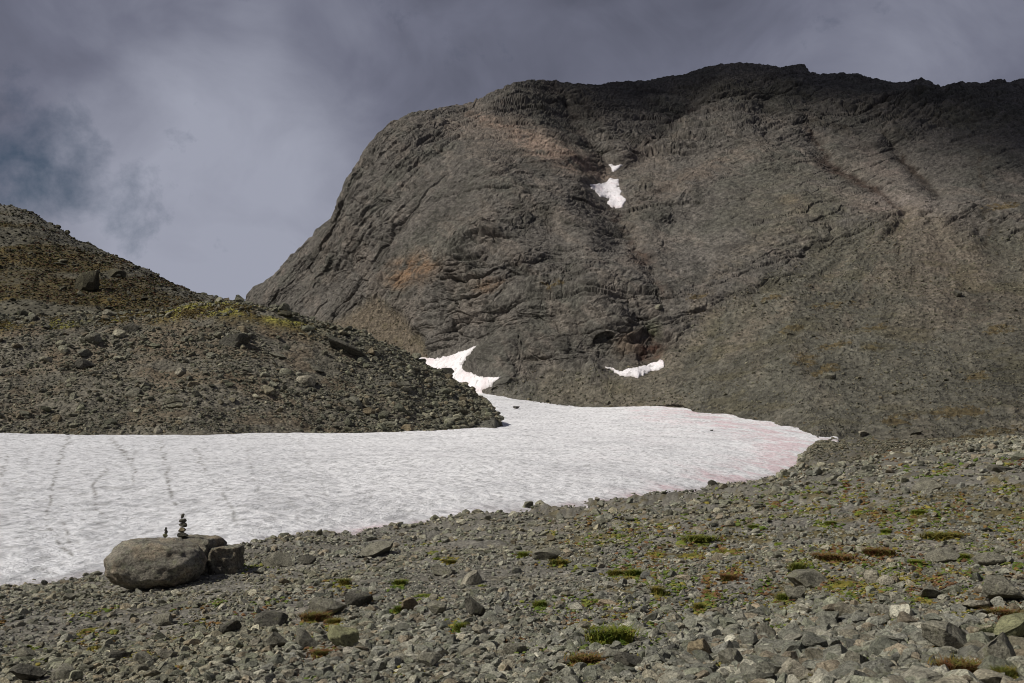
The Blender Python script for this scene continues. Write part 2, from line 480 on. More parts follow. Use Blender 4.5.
P = moraine(X, S); mx, my = proj(P)
me = mesh_from('moraine', P.reshape(-1, 3), grid_faces(*P.shape[:2]), M_MORAINE, True, mor_col(P, mx, my))
tag(obj('moraine', me), 'rounded bank of grey brown rubble with mossy crest behind the snow', kind='structure')

yHs = curve([(-700, -60), (-300, 80), (-100, 165), (0, 204), (30, 213), (60, 230), (85, 243), (105, 251), (130, 265), (160, 281), (195, 295), (225, 302), (250, 312), (300, 345), (360, 400)], 2)
dHs = curve([(-700, 300), (0, 290), (130, 270), (250, 240), (360, 230)], 15)
def hill(x, s):
    PB = U(x, np.maximum(yCrest(x) + 14, yHs(x) + 14), 172 + 0 * x); PH = U(x, yHs(x), dHs(x))
    PB[..., 2] -= 1.0
    mid = PB * .5 + PH * .5
    mid[..., 2] += (PH[..., 2] - PB[..., 2]) * .03
    b1 = PH * 1.06; b1[..., 2] = PH[..., 2] + .3
    back = PH * 1.6; back[..., 2] = PH[..., 2] - 20
    P = lerp_rows([PB, mid, PH, b1, back], s)
    P[..., 2] += fbm(P, 26, 3, off=5) * 1.6 * sstep(0, .6, s) * (1 - .6 * np.exp(-((s - 2) / .3) ** 2)) + fbm(P, 5, 3, off=2) * .6 + ridged(P, 3, 3) * .22
    return P
def hill_col(P, x, y):
    c = np.empty(P.shape); c[:] = (.09, .084, .062)
    c = mixc(c, (.13, .12, .095), sstep(0, .5, fbm(P * [1, 1, 2.], 20, 4, off=1)) * .7)
    q = P * [1, .5, 2.4]
    m = sstep(-.05, .35, fbm(q, 26, 5, off=13) + .25 * np.exp(-((y - 262 - (x * .25)) / 22) ** 2))
    c = mixc(c, (.070, .052, .016), m * .8)
    c = mixc(c, (.105, .075, .02), m * sstep(.1, .5, fbm(q, 12, 4, off=23)) * .6)
    c = mixc(c, (.11, .105, .09), sstep(20, 4, np.abs(y - yHs(x))) * .5)
    return c
X, S = np.meshgrid(np.linspace(-650, 360, 640), np.concatenate([np.linspace(0, 2, 240), np.linspace(2.02, 4, 30)]))
P = hill(X, S); hx, hy = proj(P)
me = mesh_from('hillside', P.reshape(-1, 3), grid_faces(*P.shape[:2]), M_HILL, True, hill_col(P, hx, hy))
tag(obj('hillside', me), 'mossy brown hillside falling from the left edge of the photo', kind='structure')

print('T', 'mountain', round(time.time() - T0, 1))
# ------------------------------------------------------------------ mountain
ySky = curve([(-200, 470), (150, 380), (225, 318), (245, 303), (252, 291), (270, 276), (290, 257), (312, 238), (333, 215), (340, 196), (352, 175), (364, 152), (375, 136), (388, 123), (410, 114), (440, 109), (470, 104), (495, 92), (515, 83), (545, 80), (565, 85), (585, 84), (620, 83), (660, 80), (690, 74), (708, 67), (725, 64), (750, 65), (775, 67), (802, 67), (808, 74), (840, 77), (880, 83), (925, 84), (935, 90), (960, 87), (990, 84), (1024, 84), (1150, 80), (1300, 95), (1700, 140)], 2)
ySkyS = curve([(x, float(ySky(x))) for x in range(-200, 1700, 5)], 14)
yBaseE = curve([(-200, 470), (150, 400), (245, 345), (330, 375), (400, 405), (440, 400)] + [(x, float(yFar(x))) for x in range(490, 1700, 2)], 1)
yBaseS = curve([(-200, 470), (150, 400), (245, 345), (330, 375), (400, 405), (440, 400)] + [(x, float(yFarS(x))) for x in range(490, 1700, 5)], 20)
TT = np.array([0, .12, .3, .5, .75, 1])
DX = [-200, 245, 330, 400, 480, 560, 620, 700, 800, 900, 1024, 1300, 1700]
DT = np.array([
    [520, 530, 545, 560, 580, 610],
    [470, 480, 500, 520, 550, 590],
    [430, 440, 460, 485, 530, 590],
    [400, 415, 432, 455, 500, 580],
    [345, 352, 365, 395, 455, 600],
    [300, 322, 345, 385, 470, 620],
    [290, 312, 338, 392, 490, 640],
    [262, 290, 335, 400, 500, 650],
    [185, 228, 300, 372, 470, 610],
    [168, 212, 282, 350, 440, 570],
    [165, 205, 268, 333, 415, 530],
    [195, 225, 275, 330, 400, 490],
    [230, 260, 290, 330, 390, 470]], float)
dcols = [curve([(x, DT[i, k]) for i, x in enumerate(DX)], 22) for k in range(6)]
dcols[0] = curve([(-200, 520), (245, 470), (330, 430), (400, 400), (470, 345)] + [(x, float(dFarS(x))) for x in range(500, 1700, 10)], 16)
dFootE = curve([(-200, 520), (245, 470), (330, 430), (400, 400), (470, 345)] + [(x, float(dFar(x))) for x in range(500, 1700, 2)], 2)
def y_of_t(x, t):
    return yBaseS(x) + (ySkyS(x) - yBaseS(x)) * t + (yBaseE(x) - yBaseS(x)) * np.exp(-t / .015) + (ySky(x) - ySkyS(x)) * np.exp(-(1 - t) / .05)
def hermite_t(vals, t):
    """smooth interpolation of six values over TT"""
    t = np.clip(t, 0, 1); i = np.clip(np.searchsorted(TT, t, side='right') - 1, 0, 4)
    V = np.stack(vals, 0)
    m = np.empty_like(V)
    dd = [(V[k + 1] - V[k]) / (TT[k + 1] - TT[k]) for k in range(5)]
    m[0] = dd[0]; m[5] = dd[4]
    for k in range(1, 5): m[k] = 2 / (1 / np.maximum(dd[k - 1], 1) + 1 / np.maximum(dd[k], 1))
    g = lambda A, j: np.take_along_axis(A, j[None], 0)[0]
    h = TT[i + 1] - TT[i]; f = (t - TT[i]) / h
    return ((2 * f ** 3 - 3 * f ** 2 + 1) * g(V, i) + (f ** 3 - 2 * f ** 2 + f) * h * g(m, i) + (-2 * f ** 3 + 3 * f ** 2) * g(V, i + 1) + (f ** 3 - f ** 2) * h * g(m, i + 1))
# (outline points, width, metres): gullies are negative, ribs and buttresses positive
RELIEF = [
    ([(553, 88), (572, 125), (590, 150), (606, 172)], 15, -12),
    ([(606, 172), (612, 205), (622, 235)], 18, -6),
    ([(632, 245), (650, 280), (662, 310)], 9, -3),
    ([(553, 88), (575, 130), (600, 160)], 6, -3),
    ([(712, 80), (690, 110), (655, 145), (625, 175)], 10, -9),
    ([(640, 325), (655, 350), (652, 366)], 13, -5),
    ([(805, 128), (833, 168), (871, 187), (900, 208)], 9, -6),
    ([(885, 140), (918, 177), (940, 195)], 6, -7),
    ([(690, 290), (740, 250), (800, 225)], 24, 4),
    ([(600, 320), (560, 345), (500, 365)], 22, 7),
    ([(497, 380), (505, 350)], 12, 5),
    ([(500, 92), (430, 200), (400, 280)], 34, 6),
    ([(530, 100), (500, 190), (560, 240)], 26, -4),
    ([(345, 175), (318, 245), (280, 290)], 12, 3),
    ([(395, 130), (360, 210), (320, 290)], 9, -3),
    ([(570, 200), (585, 240), (590, 280)], 20, 4),
    ([(720, 70), (735, 110), (760, 150)], 18, 4),
    ([(780, 75), (760, 120)], 8, -3),
    ([(470, 295), (530, 300), (600, 290), (640, 275)], 12, 1.6),
    ([(960, 90), (930, 130), (900, 150)], 12, -3),
    ([(1010, 95), (1000, 140), (960, 200)], 18, 3),
]
SNOWP = {
    'a': [(589, 186), (603, 185), (607, 182), (610, 178), (618, 180), (619, 186), (617, 187), (622, 192), (619, 196), (626, 199), (622, 208), (612, 207), (607, 203), (610, 199), (600, 196)],
    'b': [(609, 166), (622, 166), (616, 171), (611, 172)],
    'c': [(414, 357), (432, 359), (450, 356), (476, 346), (468, 358), (463, 366), (466, 374), (482, 378), (501, 379), (493, 386), (482, 391), (484, 398), (460, 396), (440, 390)],
    'd': [(607, 371), (622, 374), (640, 368), (663, 360), (664, 367), (650, 372), (636, 378), (620, 377)],
}
SCREE = [(485, 400), (520, 386), (560, 381), (605, 379), (625, 372), (665, 360), (690, 330), (735, 300), (800, 262), (850, 235), (890, 222), (930, 222), (980, 235), (1060, 240), (1700, 250), (1700, 520), (480, 520)]
COULOIR = [(380, 297), (396, 308), (415, 330), (425, 352), (430, 366), (395, 356), (350, 336), (320, 325), (345, 316)]
SLAB = [(880, 185), (905, 182), (935, 195), (940, 205), (915, 215), (890, 212)]
def masks(x, y):
    w = 6 * np.sin(x * .07) + 4 * np.sin(x * .19 + y * .11)
    sc = sstep(-10, 14, sdpoly(x, y + w, SCREE))
    co = sstep(-5, 7, sdpoly(x + w * .5, y, COULOIR))
    return sc, co
def mount_base(x, t):
    """t<0 under the ground, 0 foot, 1 skyline, >1 far side; returns point, x, y"""
    x, t = np.broadcast_arrays(np.asarray(x, float), np.asarray(t, float))
    tc = np.clip(t, 0, 1)
    y = y_of_t(x, tc)
    D = hermite_t([f(x) for f in dcols], tc) + (dFootE(x) - dcols[0](x)) * np.exp(-tc / .015)
    P = U(x, y, D)
    e = np.clip(-t, 0, None) / .06
    P = P - np.stack([0 * e, 25 * e, 9 * e], -1)
    b = np.clip(t - 1, 0, None) / .2
    sc = 1 + .035 * b + .45 * b * b
    P[..., 0] *= sc; P[..., 1] *= sc
    P[..., 2] -= 3 * b + 190 * b * b
    return P, x, y
def mount_macro(P, x, y, N):
    sc, co = masks(x, y)
    rock = 1 - np.maximum(sc, co)
    d = np.zeros(x.shape)
    for pts, wd, am in RELIEF:
        d += am * np.exp(-(polydist(x, y, pts) / wd) ** 2)
    edge = sstep(0, 22, y - ySky(x)) * .8 + .2
    d *= edge
    d += fbm(P, 70, 3, off=4) * 7 * edge * (.35 + .65 * rock)
    return d, rock, edge
def blob(x, y, cx, cy, rx, ry, ang=0):
    a = math.radians(ang); dx = x - cx; dy = y - cy
    u = (dx * math.cos(a) + dy * math.sin(a)) / rx; v = (-dx * math.sin(a) + dy * math.cos(a)) / ry
    return np.exp(-(u * u + v * v))
def fan(P, x, y):
    """debris tracks spreading out below the notch in the upper right: stripe value and where they run"""
    th = np.arctan2(y - 190, x - 915); rr_ = np.hypot(x - 915, y - 190)
    w = fbm(P, 45, 3, .5, 77)
    v = fbm(np.stack([th * 5 + w * .55, rr_ / 110 + w, 0 * th], -1), 1.0, 4, .6, 3)
    return v, sstep(15, 70, rr_) * sstep(205, 250, y) * sstep(640, 720, x)
def mount(x, t, fine=True):
    P, x, y = mount_base(x, t)
    N = normals(P)
    d, rock, edge = mount_macro(P, x, y, N)
    P = P - P / np.linalg.norm(P, axis=-1)[..., None] * (d * 1.35 * sstep(-.03, .03, t))[..., None]
    N = normals(P)
    if not fine: return P, N, x, y, rock
    # three rock fabrics: left flank (slabs parallel to the steep edge), middle (ledges), right (broken slabs)
    def aniso(deg, al, wrp):
        a = math.radians(deg)
        qx = P[..., 0] * math.cos(a) + P[..., 2] * math.sin(a); qz = -P[..., 0] * math.sin(a) + P[..., 2] * math.cos(a)
        return np.stack([qx * al, P[..., 1] * .4, qz + wrp], -1)
    def terr(h, k, edge_w=.25):
        q = h * k; fl = np.floor(q); fr = q - fl
        return (fl + sstep(1 - edge_w, 1, fr)) / k
    def cracks(Q, sc_, off, w=.06):
        n = np.abs(fbm(Q, sc_, 3, .5, off)); return -np.exp(-(n / w) ** 2)
    def blocks(d1, d2, s1, s2, amp, gd, wob, seed):
        def co(deg, sp, k):
            a = math.radians(deg)
            u = (-P[..., 0] * math.sin(a) + P[..., 2] * math.cos(a) + P[..., 1] * .25) / sp + wob * fbm(P, 34, 3, .5, seed + k)
            return u + .35 * np.sin(u * 1.9 + k) + .25 * np.sin(u * .77)
        u1, u2 = co(d1, s1, 1), co(d2, s2, 2)
        c1 = np.floor(u1); u2 = u2 + (c1 * .37) % 1.0 * 1.3
        c2 = np.floor(u2); f1, f2 = u1 - c1, u2 - c2
        h = _perm[(_perm[c1.astype(int) & 255] + (c2.astype(int) & 255))] / 255.0
        h1_ = _perm[(c1.astype(int) + 7 + int(seed)) & 255] / 255.0
        tilt = (h - .5) * (f2 - .5) * .9 + (h1_ - .5) * (f1 - .5) * 1.2
        gate = sstep(-.25, .25, fbm(P, 22, 2, off=seed + 5))
        g1 = np.exp(-(np.minimum(f1, 1 - f1) * s1 / .8) ** 2) * gate
        g2 = np.exp(-(np.minimum(f2, 1 - f2) * s2 / .7) ** 2) * (h > .45)
        return amp * (h * .55 + h1_ * .75 + tilt) - gd * (g1 + .6 * g2)
    left = sstep(500, 400, x + (y - 200) * .3); right = sstep(640, 760, x + (y - 200) * .2); mid_ = (1 - left) * (1 - right)
    wp = fbm(P, 40, 3, off=8) * 8
    r = np.zeros(x.shape)
    for wgt, deg, al, k1, k2, dj in ((left, 56, .25, .9, 1.0, -38), (mid_, -8, .35, 1.0, 1.1, 68), ((1 - left) * right, 24, .38, .7, .8, -48)):
        Q = aniso(deg, al, wp)
        h1 = fbm(Q, 30, 5, .5, 2.0); h2 = fbm(Q, 10, 4, .55, 12.0)
        r += wgt * (k1 * (terr(h1, 3.2, .3) * 4.2 + h1 * 3.0) + k2 * (terr(h2, 2.6, .35) * .9) + k2 * blocks(deg, dj, 13, 24, 3.4, 2.4, .5, 3.) + k2 * blocks(deg + 6, dj + 10, 5.0, 9, 1.9, 1.5, .6, 9.) + k2 * blocks(deg - 9, dj - 14, 2.6, 4.5, .9, .8, .6, 19.) + cracks(Q * [.4, 1, 1], 17, 21.0, .025) * 1.6 * k2)
    # calm slabs and half-buried slopes where the photograph shows few breaks
    calm = np.zeros(x.shape)
    for cx, cy, rx, ry, an, k in [(740, 215, 110, 55, -20, .8), (860, 150, 90, 30, 15, .5), (545, 165, 60, 26, 28, .7), (450, 190, 55, 50, -50, .55), (560, 240, 60, 22, 0, .55), (660, 200, 40, 50, 20, .6), (970, 190, 90, 50, 0, .55), (600, 240, 40, 30, 0, .5)]:
        calm = np.maximum(calm, k * blob(x, y, cx, cy, rx, ry, an))
    rough = rock * (1 - calm) * (.40 + .55 * sstep(-.3, .4, fbm(P, 80, 3, off=24))) + .03
    top = sstep(75, 20, y - ySky(x)) * sstep(500, 600, x)
    rough = rough * (1 + .35 * top)
    f = r * rough * (.4 + .6 * edge)
    f += fbm(P, 3.4, 4, .64, 3) * .5 * rock * (1 - .55 * calm) * (1 - .3 * left) + fbm(P, 11, 3, .5, 9) * .5 * rock
    f += (ridged(P, 2.6, 3, .6, 13) - .8) * .34 * (1 - rock) + fbm(aniso(35, .3, 0), 14, 4, .55, 9) * .8 * (1 - rock)
    fs, fm = fan(P, x, y); f += fs * fm * .5
    flat = np.zeros(x.shape)
    for pl in SNOWP.values():
        xs_, ys_ = [p_[0] for p_ in pl], [p_[1] for p_ in pl]
        mk = (x > min(xs_) - 12) & (x < max(xs_) + 12) & (y > min(ys_) - 12) & (y < max(ys_) + 12)
        flat[mk] = np.maximum(flat[mk], sstep(-11, 2, sdpoly(x[mk], y[mk], pl)))
    f = f * (1 - .75 * flat)
    P = P + N * (f * sstep(-.03, .02, t))[..., None]
    return P, N, x, y, rock
def mount_col(P, x, y, rock):
    c = np.empty(P.shape); c[:] = (.125, .112, .10)
    n = fbm(P, 45, 5, .6, 1)
    c = mixc(c, (.105, .10, .085), sstep(-.1, .6, n) * .8)
    q = np.stack([P[..., 0] * .8 + P[..., 2] * .6, P[..., 1] * .3, (P[..., 2] * .8 - P[..., 0] * .6) * .25], -1)
    c = mixc(c, (.165, .14, .12), sstep(.05, .6, fbm(q, 12, 5, .6, 6)) * .7)
    c = mixc(c, (.075, .07, .06), sstep(.15, .6, fbm(P * [1, .6, .35], 10, 5, .6, 16)) * .65 * rock)
    sc, co = masks(x, y)
    scr = np.maximum(sc, co)
    ls = sstep(0, .5, fbm(np.stack([P[..., 0] * .75 - P[..., 2] * .5, P[..., 1] * .2, P[..., 2] * .3], -1), 16, 4, .6, 7))
    c = mixc(c, (.12, .112, .09), scr * .85)
    c = mixc(c, (.155, .13, .10), scr * ls * .5)
    c = mixc(c, (.085, .08, .066), scr * sstep(.1, .6, fbm(P, 18, 4, .6, 27)) * .6)
    c = mixc(c, (.155, .12, .088), np.clip(co * .7, 0, 1))
    for cx, cy, rx, ry, an, colr, k in [
        (415, 270, 20, 11, -20, (.25, .155, .095), .9), (398, 282, 10, 8, 0, (.24, .15, .09), .6),
        (488, 286, 16, 7, 0, (.21, .145, .10), .7), (405, 218, 14, 7, -10, (.22, .19, .165), .5),
        (430, 255, 12, 5, 0, (.21, .185, .16), .5),
        (540, 148, 52, 11, 28, (.25, .185, .145), .85), (600, 172, 16, 8, 30, (.26, .20, .16), .75), (470, 130, 50, 12, 8, (.19, .155, .13), .6),
        (700, 175, 60, 10, -25, (.17, .135, .11), .6), (640, 160, 20, 14, 0, (.16, .13, .11), .5),
        (795, 208, 14, 7, 20, (.22, .17, .12), .7),
        (905, 203, 34, 13, 12, (.21, .18, .165), .7), (925, 240, 55, 26, 60, (.17, .14, .115), .45), (870, 205, 30, 10, 10, (.19, .15, .13), .6), (960, 280, 60, 40, 40, (.16, .125, .10), .5),
        (880, 165, 30, 10, 30, (.16, .13, .115), .6),
        (652, 352, 13, 13, 0, (.085, .045, .032), .85), (625, 350, 10, 12, 0, (.15, .11, .08), .6), (654, 335, 7, 6, 0, (.07, .10, .02), .6), (640, 262, 12, 10, 30, (.09, .055, .04), .7),
        (800, 215, 60, 40, 0, (.125, .115, .085), .5),
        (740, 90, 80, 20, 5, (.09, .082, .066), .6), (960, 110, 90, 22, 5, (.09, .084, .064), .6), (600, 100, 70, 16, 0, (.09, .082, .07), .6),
        (830, 168, 20, 5, 30, (.06, .04, .032), .7), (868, 188, 16, 4, 20, (.06, .04, .032), .8), (918, 177, 18, 4, 45, (.06, .045, .035), .7),
    ]:
        w = blob(x, y, cx, cy, rx, ry, an)
        mk = w > .03
        w_ = np.clip(w[mk] * (1 + 1.1 * fbm(P[mk], 9, 4, .65, cx * .1)), 0, 1)
        c[mk] = mixc(c[mk], colr, np.clip(w_ * k * 1.15, 0, 1))
    wn = fbm(P, 16, 4, .6, 81)
    fs, fm = fan(P, x, y)
    c = c * (1 + fm * fs * .26)[..., None]
    for pts, wd, colr, k in [
        ([(553, 88), (566, 112), (578, 132), (596, 155), (604, 168)], 4.5, (.05, .042, .038), .85), ([(545, 85), (560, 95), (600, 100), (640, 95)], 10, (.065, .055, .048), .5),
        ([(712, 80), (690, 110), (655, 145), (630, 168)], 3.5, (.055, .045, .04), .7), ([(580, 100), (600, 125), (612, 150)], 6, (.07, .06, .05), .5),
        ([(612, 210), (628, 240), (648, 275), (668, 300)], 5, (.075, .055, .045), .6), ([(620, 235), (600, 232), (575, 228), (550, 215), (520, 205)], 4, (.06, .055, .045), .6), ([(480, 290), (440, 268), (400, 300)], 3, (.06, .05, .04), .4),
        ([(800, 120), (815, 145), (833, 168), (871, 187)], 4, (.055, .04, .032), .85), ([(775, 118), (800, 125), (850, 130)], 5, (.06, .05, .04), .6), ([(871, 187), (890, 205), (905, 215)], 2.5, (.07, .05, .04), .7),
        ([(885, 140), (900, 155), (918, 177), (938, 195)], 3.5, (.055, .042, .034), .85), ([(700, 95), (760, 110), (830, 120)], 4, (.065, .058, .048), .6),
        ([(975, 150), (990, 200), (985, 250)], 3, (.075, .06, .045), .5), ([(370, 150), (345, 210), (310, 270)], 3, (.07, .064, .056), .5), ([(410, 125), (380, 200), (350, 260)], 3, (.07, .064, .056), .45), ([(450, 120), (430, 180), (400, 230)], 3, (.075, .068, .06), .45),
        ([(905, 218), (860, 255), (800, 300), (730, 345)], 7, (.19, .155, .12), .5), ([(910, 218), (890, 260), (850, 320)], 8, (.18, .145, .115), .5), ([(915, 218), (925, 260), (930, 310)], 10, (.165, .14, .115), .45), ([(920, 215), (960, 250), (1010, 300)], 10, (.17, .14, .11), .45),
        ([(800, 215), (760, 240), (720, 275), (690, 320)], 8, (.165, .14, .112), .55), ([(840, 260), (770, 300), (700, 360)], 4, (.085, .078, .06), .5), ([(880, 290), (800, 340), (720, 380)], 5, (.09, .08, .06), .45), ([(735, 300), (700, 335), (668, 362)], 5, (.19, .16, .125), .6),
        ([(690, 130), (640, 190), (630, 230)], 6, (.155, .13, .105), .4), ([(470, 115), (530, 140), (590, 170)], 5, (.26, .19, .15), .6), ([(500, 105), (550, 140), (596, 165)], 3, (.2, .16, .13), .5),
    ]:
        dd = polydist(x + wn * 7, y + wn * 4, pts)
        mk = dd < wd * 2.6
        w_ = np.exp(-(dd[mk] / wd) ** 2) * np.clip(.75 + 1.5 * fbm(P[mk], 6, 4, .7, wd + pts[0][0] * .1), 0, 1.3)
        c[mk] = mixc(c[mk], colr, np.clip(w_ * k, 0, 1))
    for cx, cy, rx, ry in [(872, 328, 16, 4), (827, 368, 14, 5), (835, 346, 16, 4), (874, 349, 10, 3), (805, 358, 12, 6), (790, 330, 12, 3), (830, 305, 20, 4), (960, 412, 26, 5), (990, 432, 40, 5), (930, 442, 34, 5), (870, 447, 30, 6), (770, 300, 10, 3), (700, 300, 12, 4), (900, 420, 20, 5), (1000, 330, 15, 4), (1000, 210, 20, 4), (555, 292, 10, 3), (975, 375, 14, 4)]:
        w = blob(x, y, cx, cy, rx, ry, -8)
        mk = w > .03
        w_ = sstep(.3, .55, w[mk] * (1 + 2.2 * fbm(P[mk], 3, 4, .7, cy * .1)))
        c[mk] = mixc(c[mk], (.105, .072, .025), w_ * .7)
    c = mixc(c, (.100, .085, .045), scr * sstep(.25, .6, fbm(P * [1, 1, 2], 20, 5, .6, 37)) * .35)
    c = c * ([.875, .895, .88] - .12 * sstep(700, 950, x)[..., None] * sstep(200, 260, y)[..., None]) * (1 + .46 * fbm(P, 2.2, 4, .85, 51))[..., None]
    c = mixc(c, (.055, .05, .043), (sstep(.12, .35, fbm(np.stack([P[..., 0] * .4, P[..., 1] * .4, P[..., 2]], -1), 5, 4, .7, 61)) * sstep(0, .4, fbm(P, 35, 3, off=71)) * .5) * rock)
    return c
xs = np.concatenate([np.linspace(-150, 225, 60, endpoint=False), np.linspace(225, 1060, 1250), np.linspace(1062, 1650, 240)])
ts = np.concatenate([np.linspace(-.06, 0, 8, endpoint=False), np.linspace(0, 1, 600), np.linspace(1.004, 1.2, 50)])
X, T = np.meshgrid(xs, ts)
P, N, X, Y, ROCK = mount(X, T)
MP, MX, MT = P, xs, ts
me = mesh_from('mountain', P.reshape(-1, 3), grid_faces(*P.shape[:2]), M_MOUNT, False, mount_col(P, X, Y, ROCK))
tag(obj('mountain', me), 'huge dark rocky mountain with cliffs and a long scree slope', kind='structure')

def to_t(x, y):
    x, y = np.broadcast_arrays(np.asarray(x, float), np.asarray(y, float))
    t = (y - yBaseS(x)) / (ySkyS(x) - yBaseS(x))
    for _ in range(6):
        tc = np.clip(t, 0, 1)
        t = t + (y - y_of_t(x, tc) - (t - tc) * (ySkyS(x) - yBaseS(x))) / (ySkyS(x) - yBaseS(x))
    return t
def mount_lookup(x, y):
    t = to_t(x, y)
    j = np.clip(np.searchsorted(MX, x), 0, len(MX) - 1); i = np.clip(np.searchsorted(MT, t), 0, len(MT) - 1)
    return MP[i, j]

print('T', 'snow patches lying', round(time.time() - T0, 1))
# snow patches lying on the mountain
def snow_patch(name, poly, label, thick, grp=None, pink=.25):
    x0, x1 = min(p[0] for p in poly) - 8, max(p[0] for p in poly) + 8
    y0, y1 = min(p[1] for p in poly) - 8, max(p[1] for p in poly) + 8
    n, m = int((x1 - x0) * 2.2), int((y1 - y0) * 2.2)
    X, Yp = np.meshgrid(np.linspace(x0, x1, n), np.linspace(y0, y1, m))
    Pm = mount_lookup(X, Yp)
    # smooth the rock below so that the snow bridges its hollows
    K = np.ones(7) / 7; px2m = Pm[..., 1].mean() / FPX
    Ps = Pm.copy()
    for _ in range(2):
        for ax in (0, 1):
            Ps = np.apply_along_axis(lambda v: np.convolve(np.pad(v, 3, mode='edge'), K, mode='valid'), ax, Ps)
    Q2 = np.stack([X, Yp, X * 0 + x0], -1)
    sd = sdpoly(X + fbm(Q2, 4, 3) * 1.5, Yp + fbm(Q2, 4, 3, off=9) * 1.2, poly)
    h = np.where(sd > 0, .3 + thick * .45 * (1 - np.exp(-np.maximum(sd, 0) / 2.0)), .3 + 1.0 * np.minimum(sd, 0)) - .25 * np.clip(fbm(Ps, 3, 3, off=31), 0, 1)
    ctr = Ps.mean((0, 1)); out = -ctr / np.linalg.norm(ctr); out = out * .8 + np.array([0, 0, .75]); out /= np.linalg.norm(out)
    V = Ps + out * h[..., None] + out * (fbm(Ps, 6, 3) * .15)[..., None]
    F = grid_faces(m, n)
    keep = (sd.ravel() > -1.6)[F].any(1)
    F = F[keep]; used = np.unique(F); rm = -np.ones(m * n, int); rm[used] = np.arange(len(used))
    V = V.reshape(-1, 3)[used]; F = rm[F]
    c = np.empty(V.shape); c[:] = (.93, .92, .94)
    c = mixc(c, (.80, .60, .63), np.clip(sstep(-.1, .5, fbm(V, 8, 4, off=3)) * pink + .1, 0, 1))
    c = mixc(c, (.2, .19, .17), sstep(.45, .6, fbm(V, 2.2, 3, off=13)) * .5)
    sdu = sd.ravel()[used]
    c = mixc(c, (.45, .42, .40), np.exp(-(np.maximum(sdu, 0) / .9)) * .45 + .25 * sstep(.2, .5, fbm(V, 4, 3, off=23)))
    base = V.mean(0)
    me = mesh_from(name, V - base, F, M_SNOW, True, c)
    o = obj(name, me, loc=base)
    tag(o, label, 'snow patch', grp)
    return o
snow_patch('snow_patch', SNOWP['a'], 'white snow patch high in the gully, jagged pointed shape below a tiny one', 1.2, 'snow patches on the mountain')
snow_patch('snow_patch', SNOWP['b'], 'tiny top scrap of snow just above the jagged gully patch', .8, 'snow patches on the mountain', .1)
snow_patch('snow_patch', SNOWP['c'], 'forked white snow tongue rising behind the moraine to the cliff foot', 1.5, 'snow patches on the mountain')
snow_patch('snow_patch', SNOWP['d'], 'thin white snow strip below the reddish alcove in the cliff', 1.5, 'snow patches on the mountain')

print('T', 'stones', round(time.time() - T0, 1))
# ------------------------------------------------------------------ stones
def ico(sub):
    import bmesh
    bm = bmesh.new(); bmesh.ops.create_icosphere(bm, subdivisions=sub, radius=1)
    bm.verts.ensure_lookup_table()
    v = np.array([x.co[:] for x in bm.verts]); f = np.array([[q.index for q in p.verts] for p in bm.faces]); bm.free()
    return v, f
ICO = {k: ico(k) for k in (1, 2, 3, 4, 5)}
def rock_shape(sub, rng, cuts=9, rough=.06, dmin=.55, dmax=.88):
    v, f = ICO[sub]; v = v.copy()
    for _ in range(cuts):
        n = rng.normal(size=3); n /= np.linalg.norm(n); d = rng.uniform(dmin, dmax)
        e = v @ n - d
        v -= np.where(e > 0, e, 0)[:, None] * n
    o = rng.uniform(0, 90)
    v *= (1 + rough * fbm(v, .7, 3 if sub > 2 else 2, off=o))[:, None]
    v /= np.abs(v).max(0)
    return v, f
TEMPL = {}
for sub, nvar in ((1, 16), (2, 24), (3, 20)):
    TEMPL[sub] = [rock_shape(sub, np.random.default_rng(100 * sub + k), cuts=11 + k % 6, rough=.04 if sub < 3 else .06, dmin=.38, dmax=.78)[0] for k in range(nvar)]

def rotmats(yaw, tx, ty):
    cy, sy, cx, sx, cz, sz = np.cos(yaw), np.sin(yaw), np.cos(tx), np.sin(tx), np.cos(ty), np.sin(ty)
    z0 = np.zeros_like(yaw); o = np.ones_like(yaw)
    Rz = np.stack([np.stack([cy, -sy, z0], -1), np.stack([sy, cy, z0], -1), np.stack([z0, z0, o], -1)], -2)
    Rx = np.stack([np.stack([o, z0, z0], -1), np.stack([z0, cx, -sx], -1), np.stack([z0, sx, cx], -1)], -2)
    Ry = np.stack([np.stack([cz, z0, sz], -1), np.stack([z0, o, z0], -1), np.stack([-sz, z0, cz], -1)], -2)
    return Rz @ Rx @ Ry

STONE_COLS = np.array([(.19, .185, .165), (.165, .16, .145), (.21, .20, .175), (.145, .14, .125), (.20, .18, .15), (.24, .225, .20), (.17, .165, .155), (.185, .155, .125), (.13, .13, .115), (.18, .18, .15)])
def stone_cols(n, rng, dark=1.0):
    c = STONE_COLS[rng.integers(0, len(STONE_COLS), n)] * rng.uniform(.62, 1.3, (n, 1)) * dark
    pale = rng.random(n) < .02
    c[pale] = np.array([.33, .31, .275]) * dark
    return np.clip(c * [1.08, 1.10, .99], 0, .5)

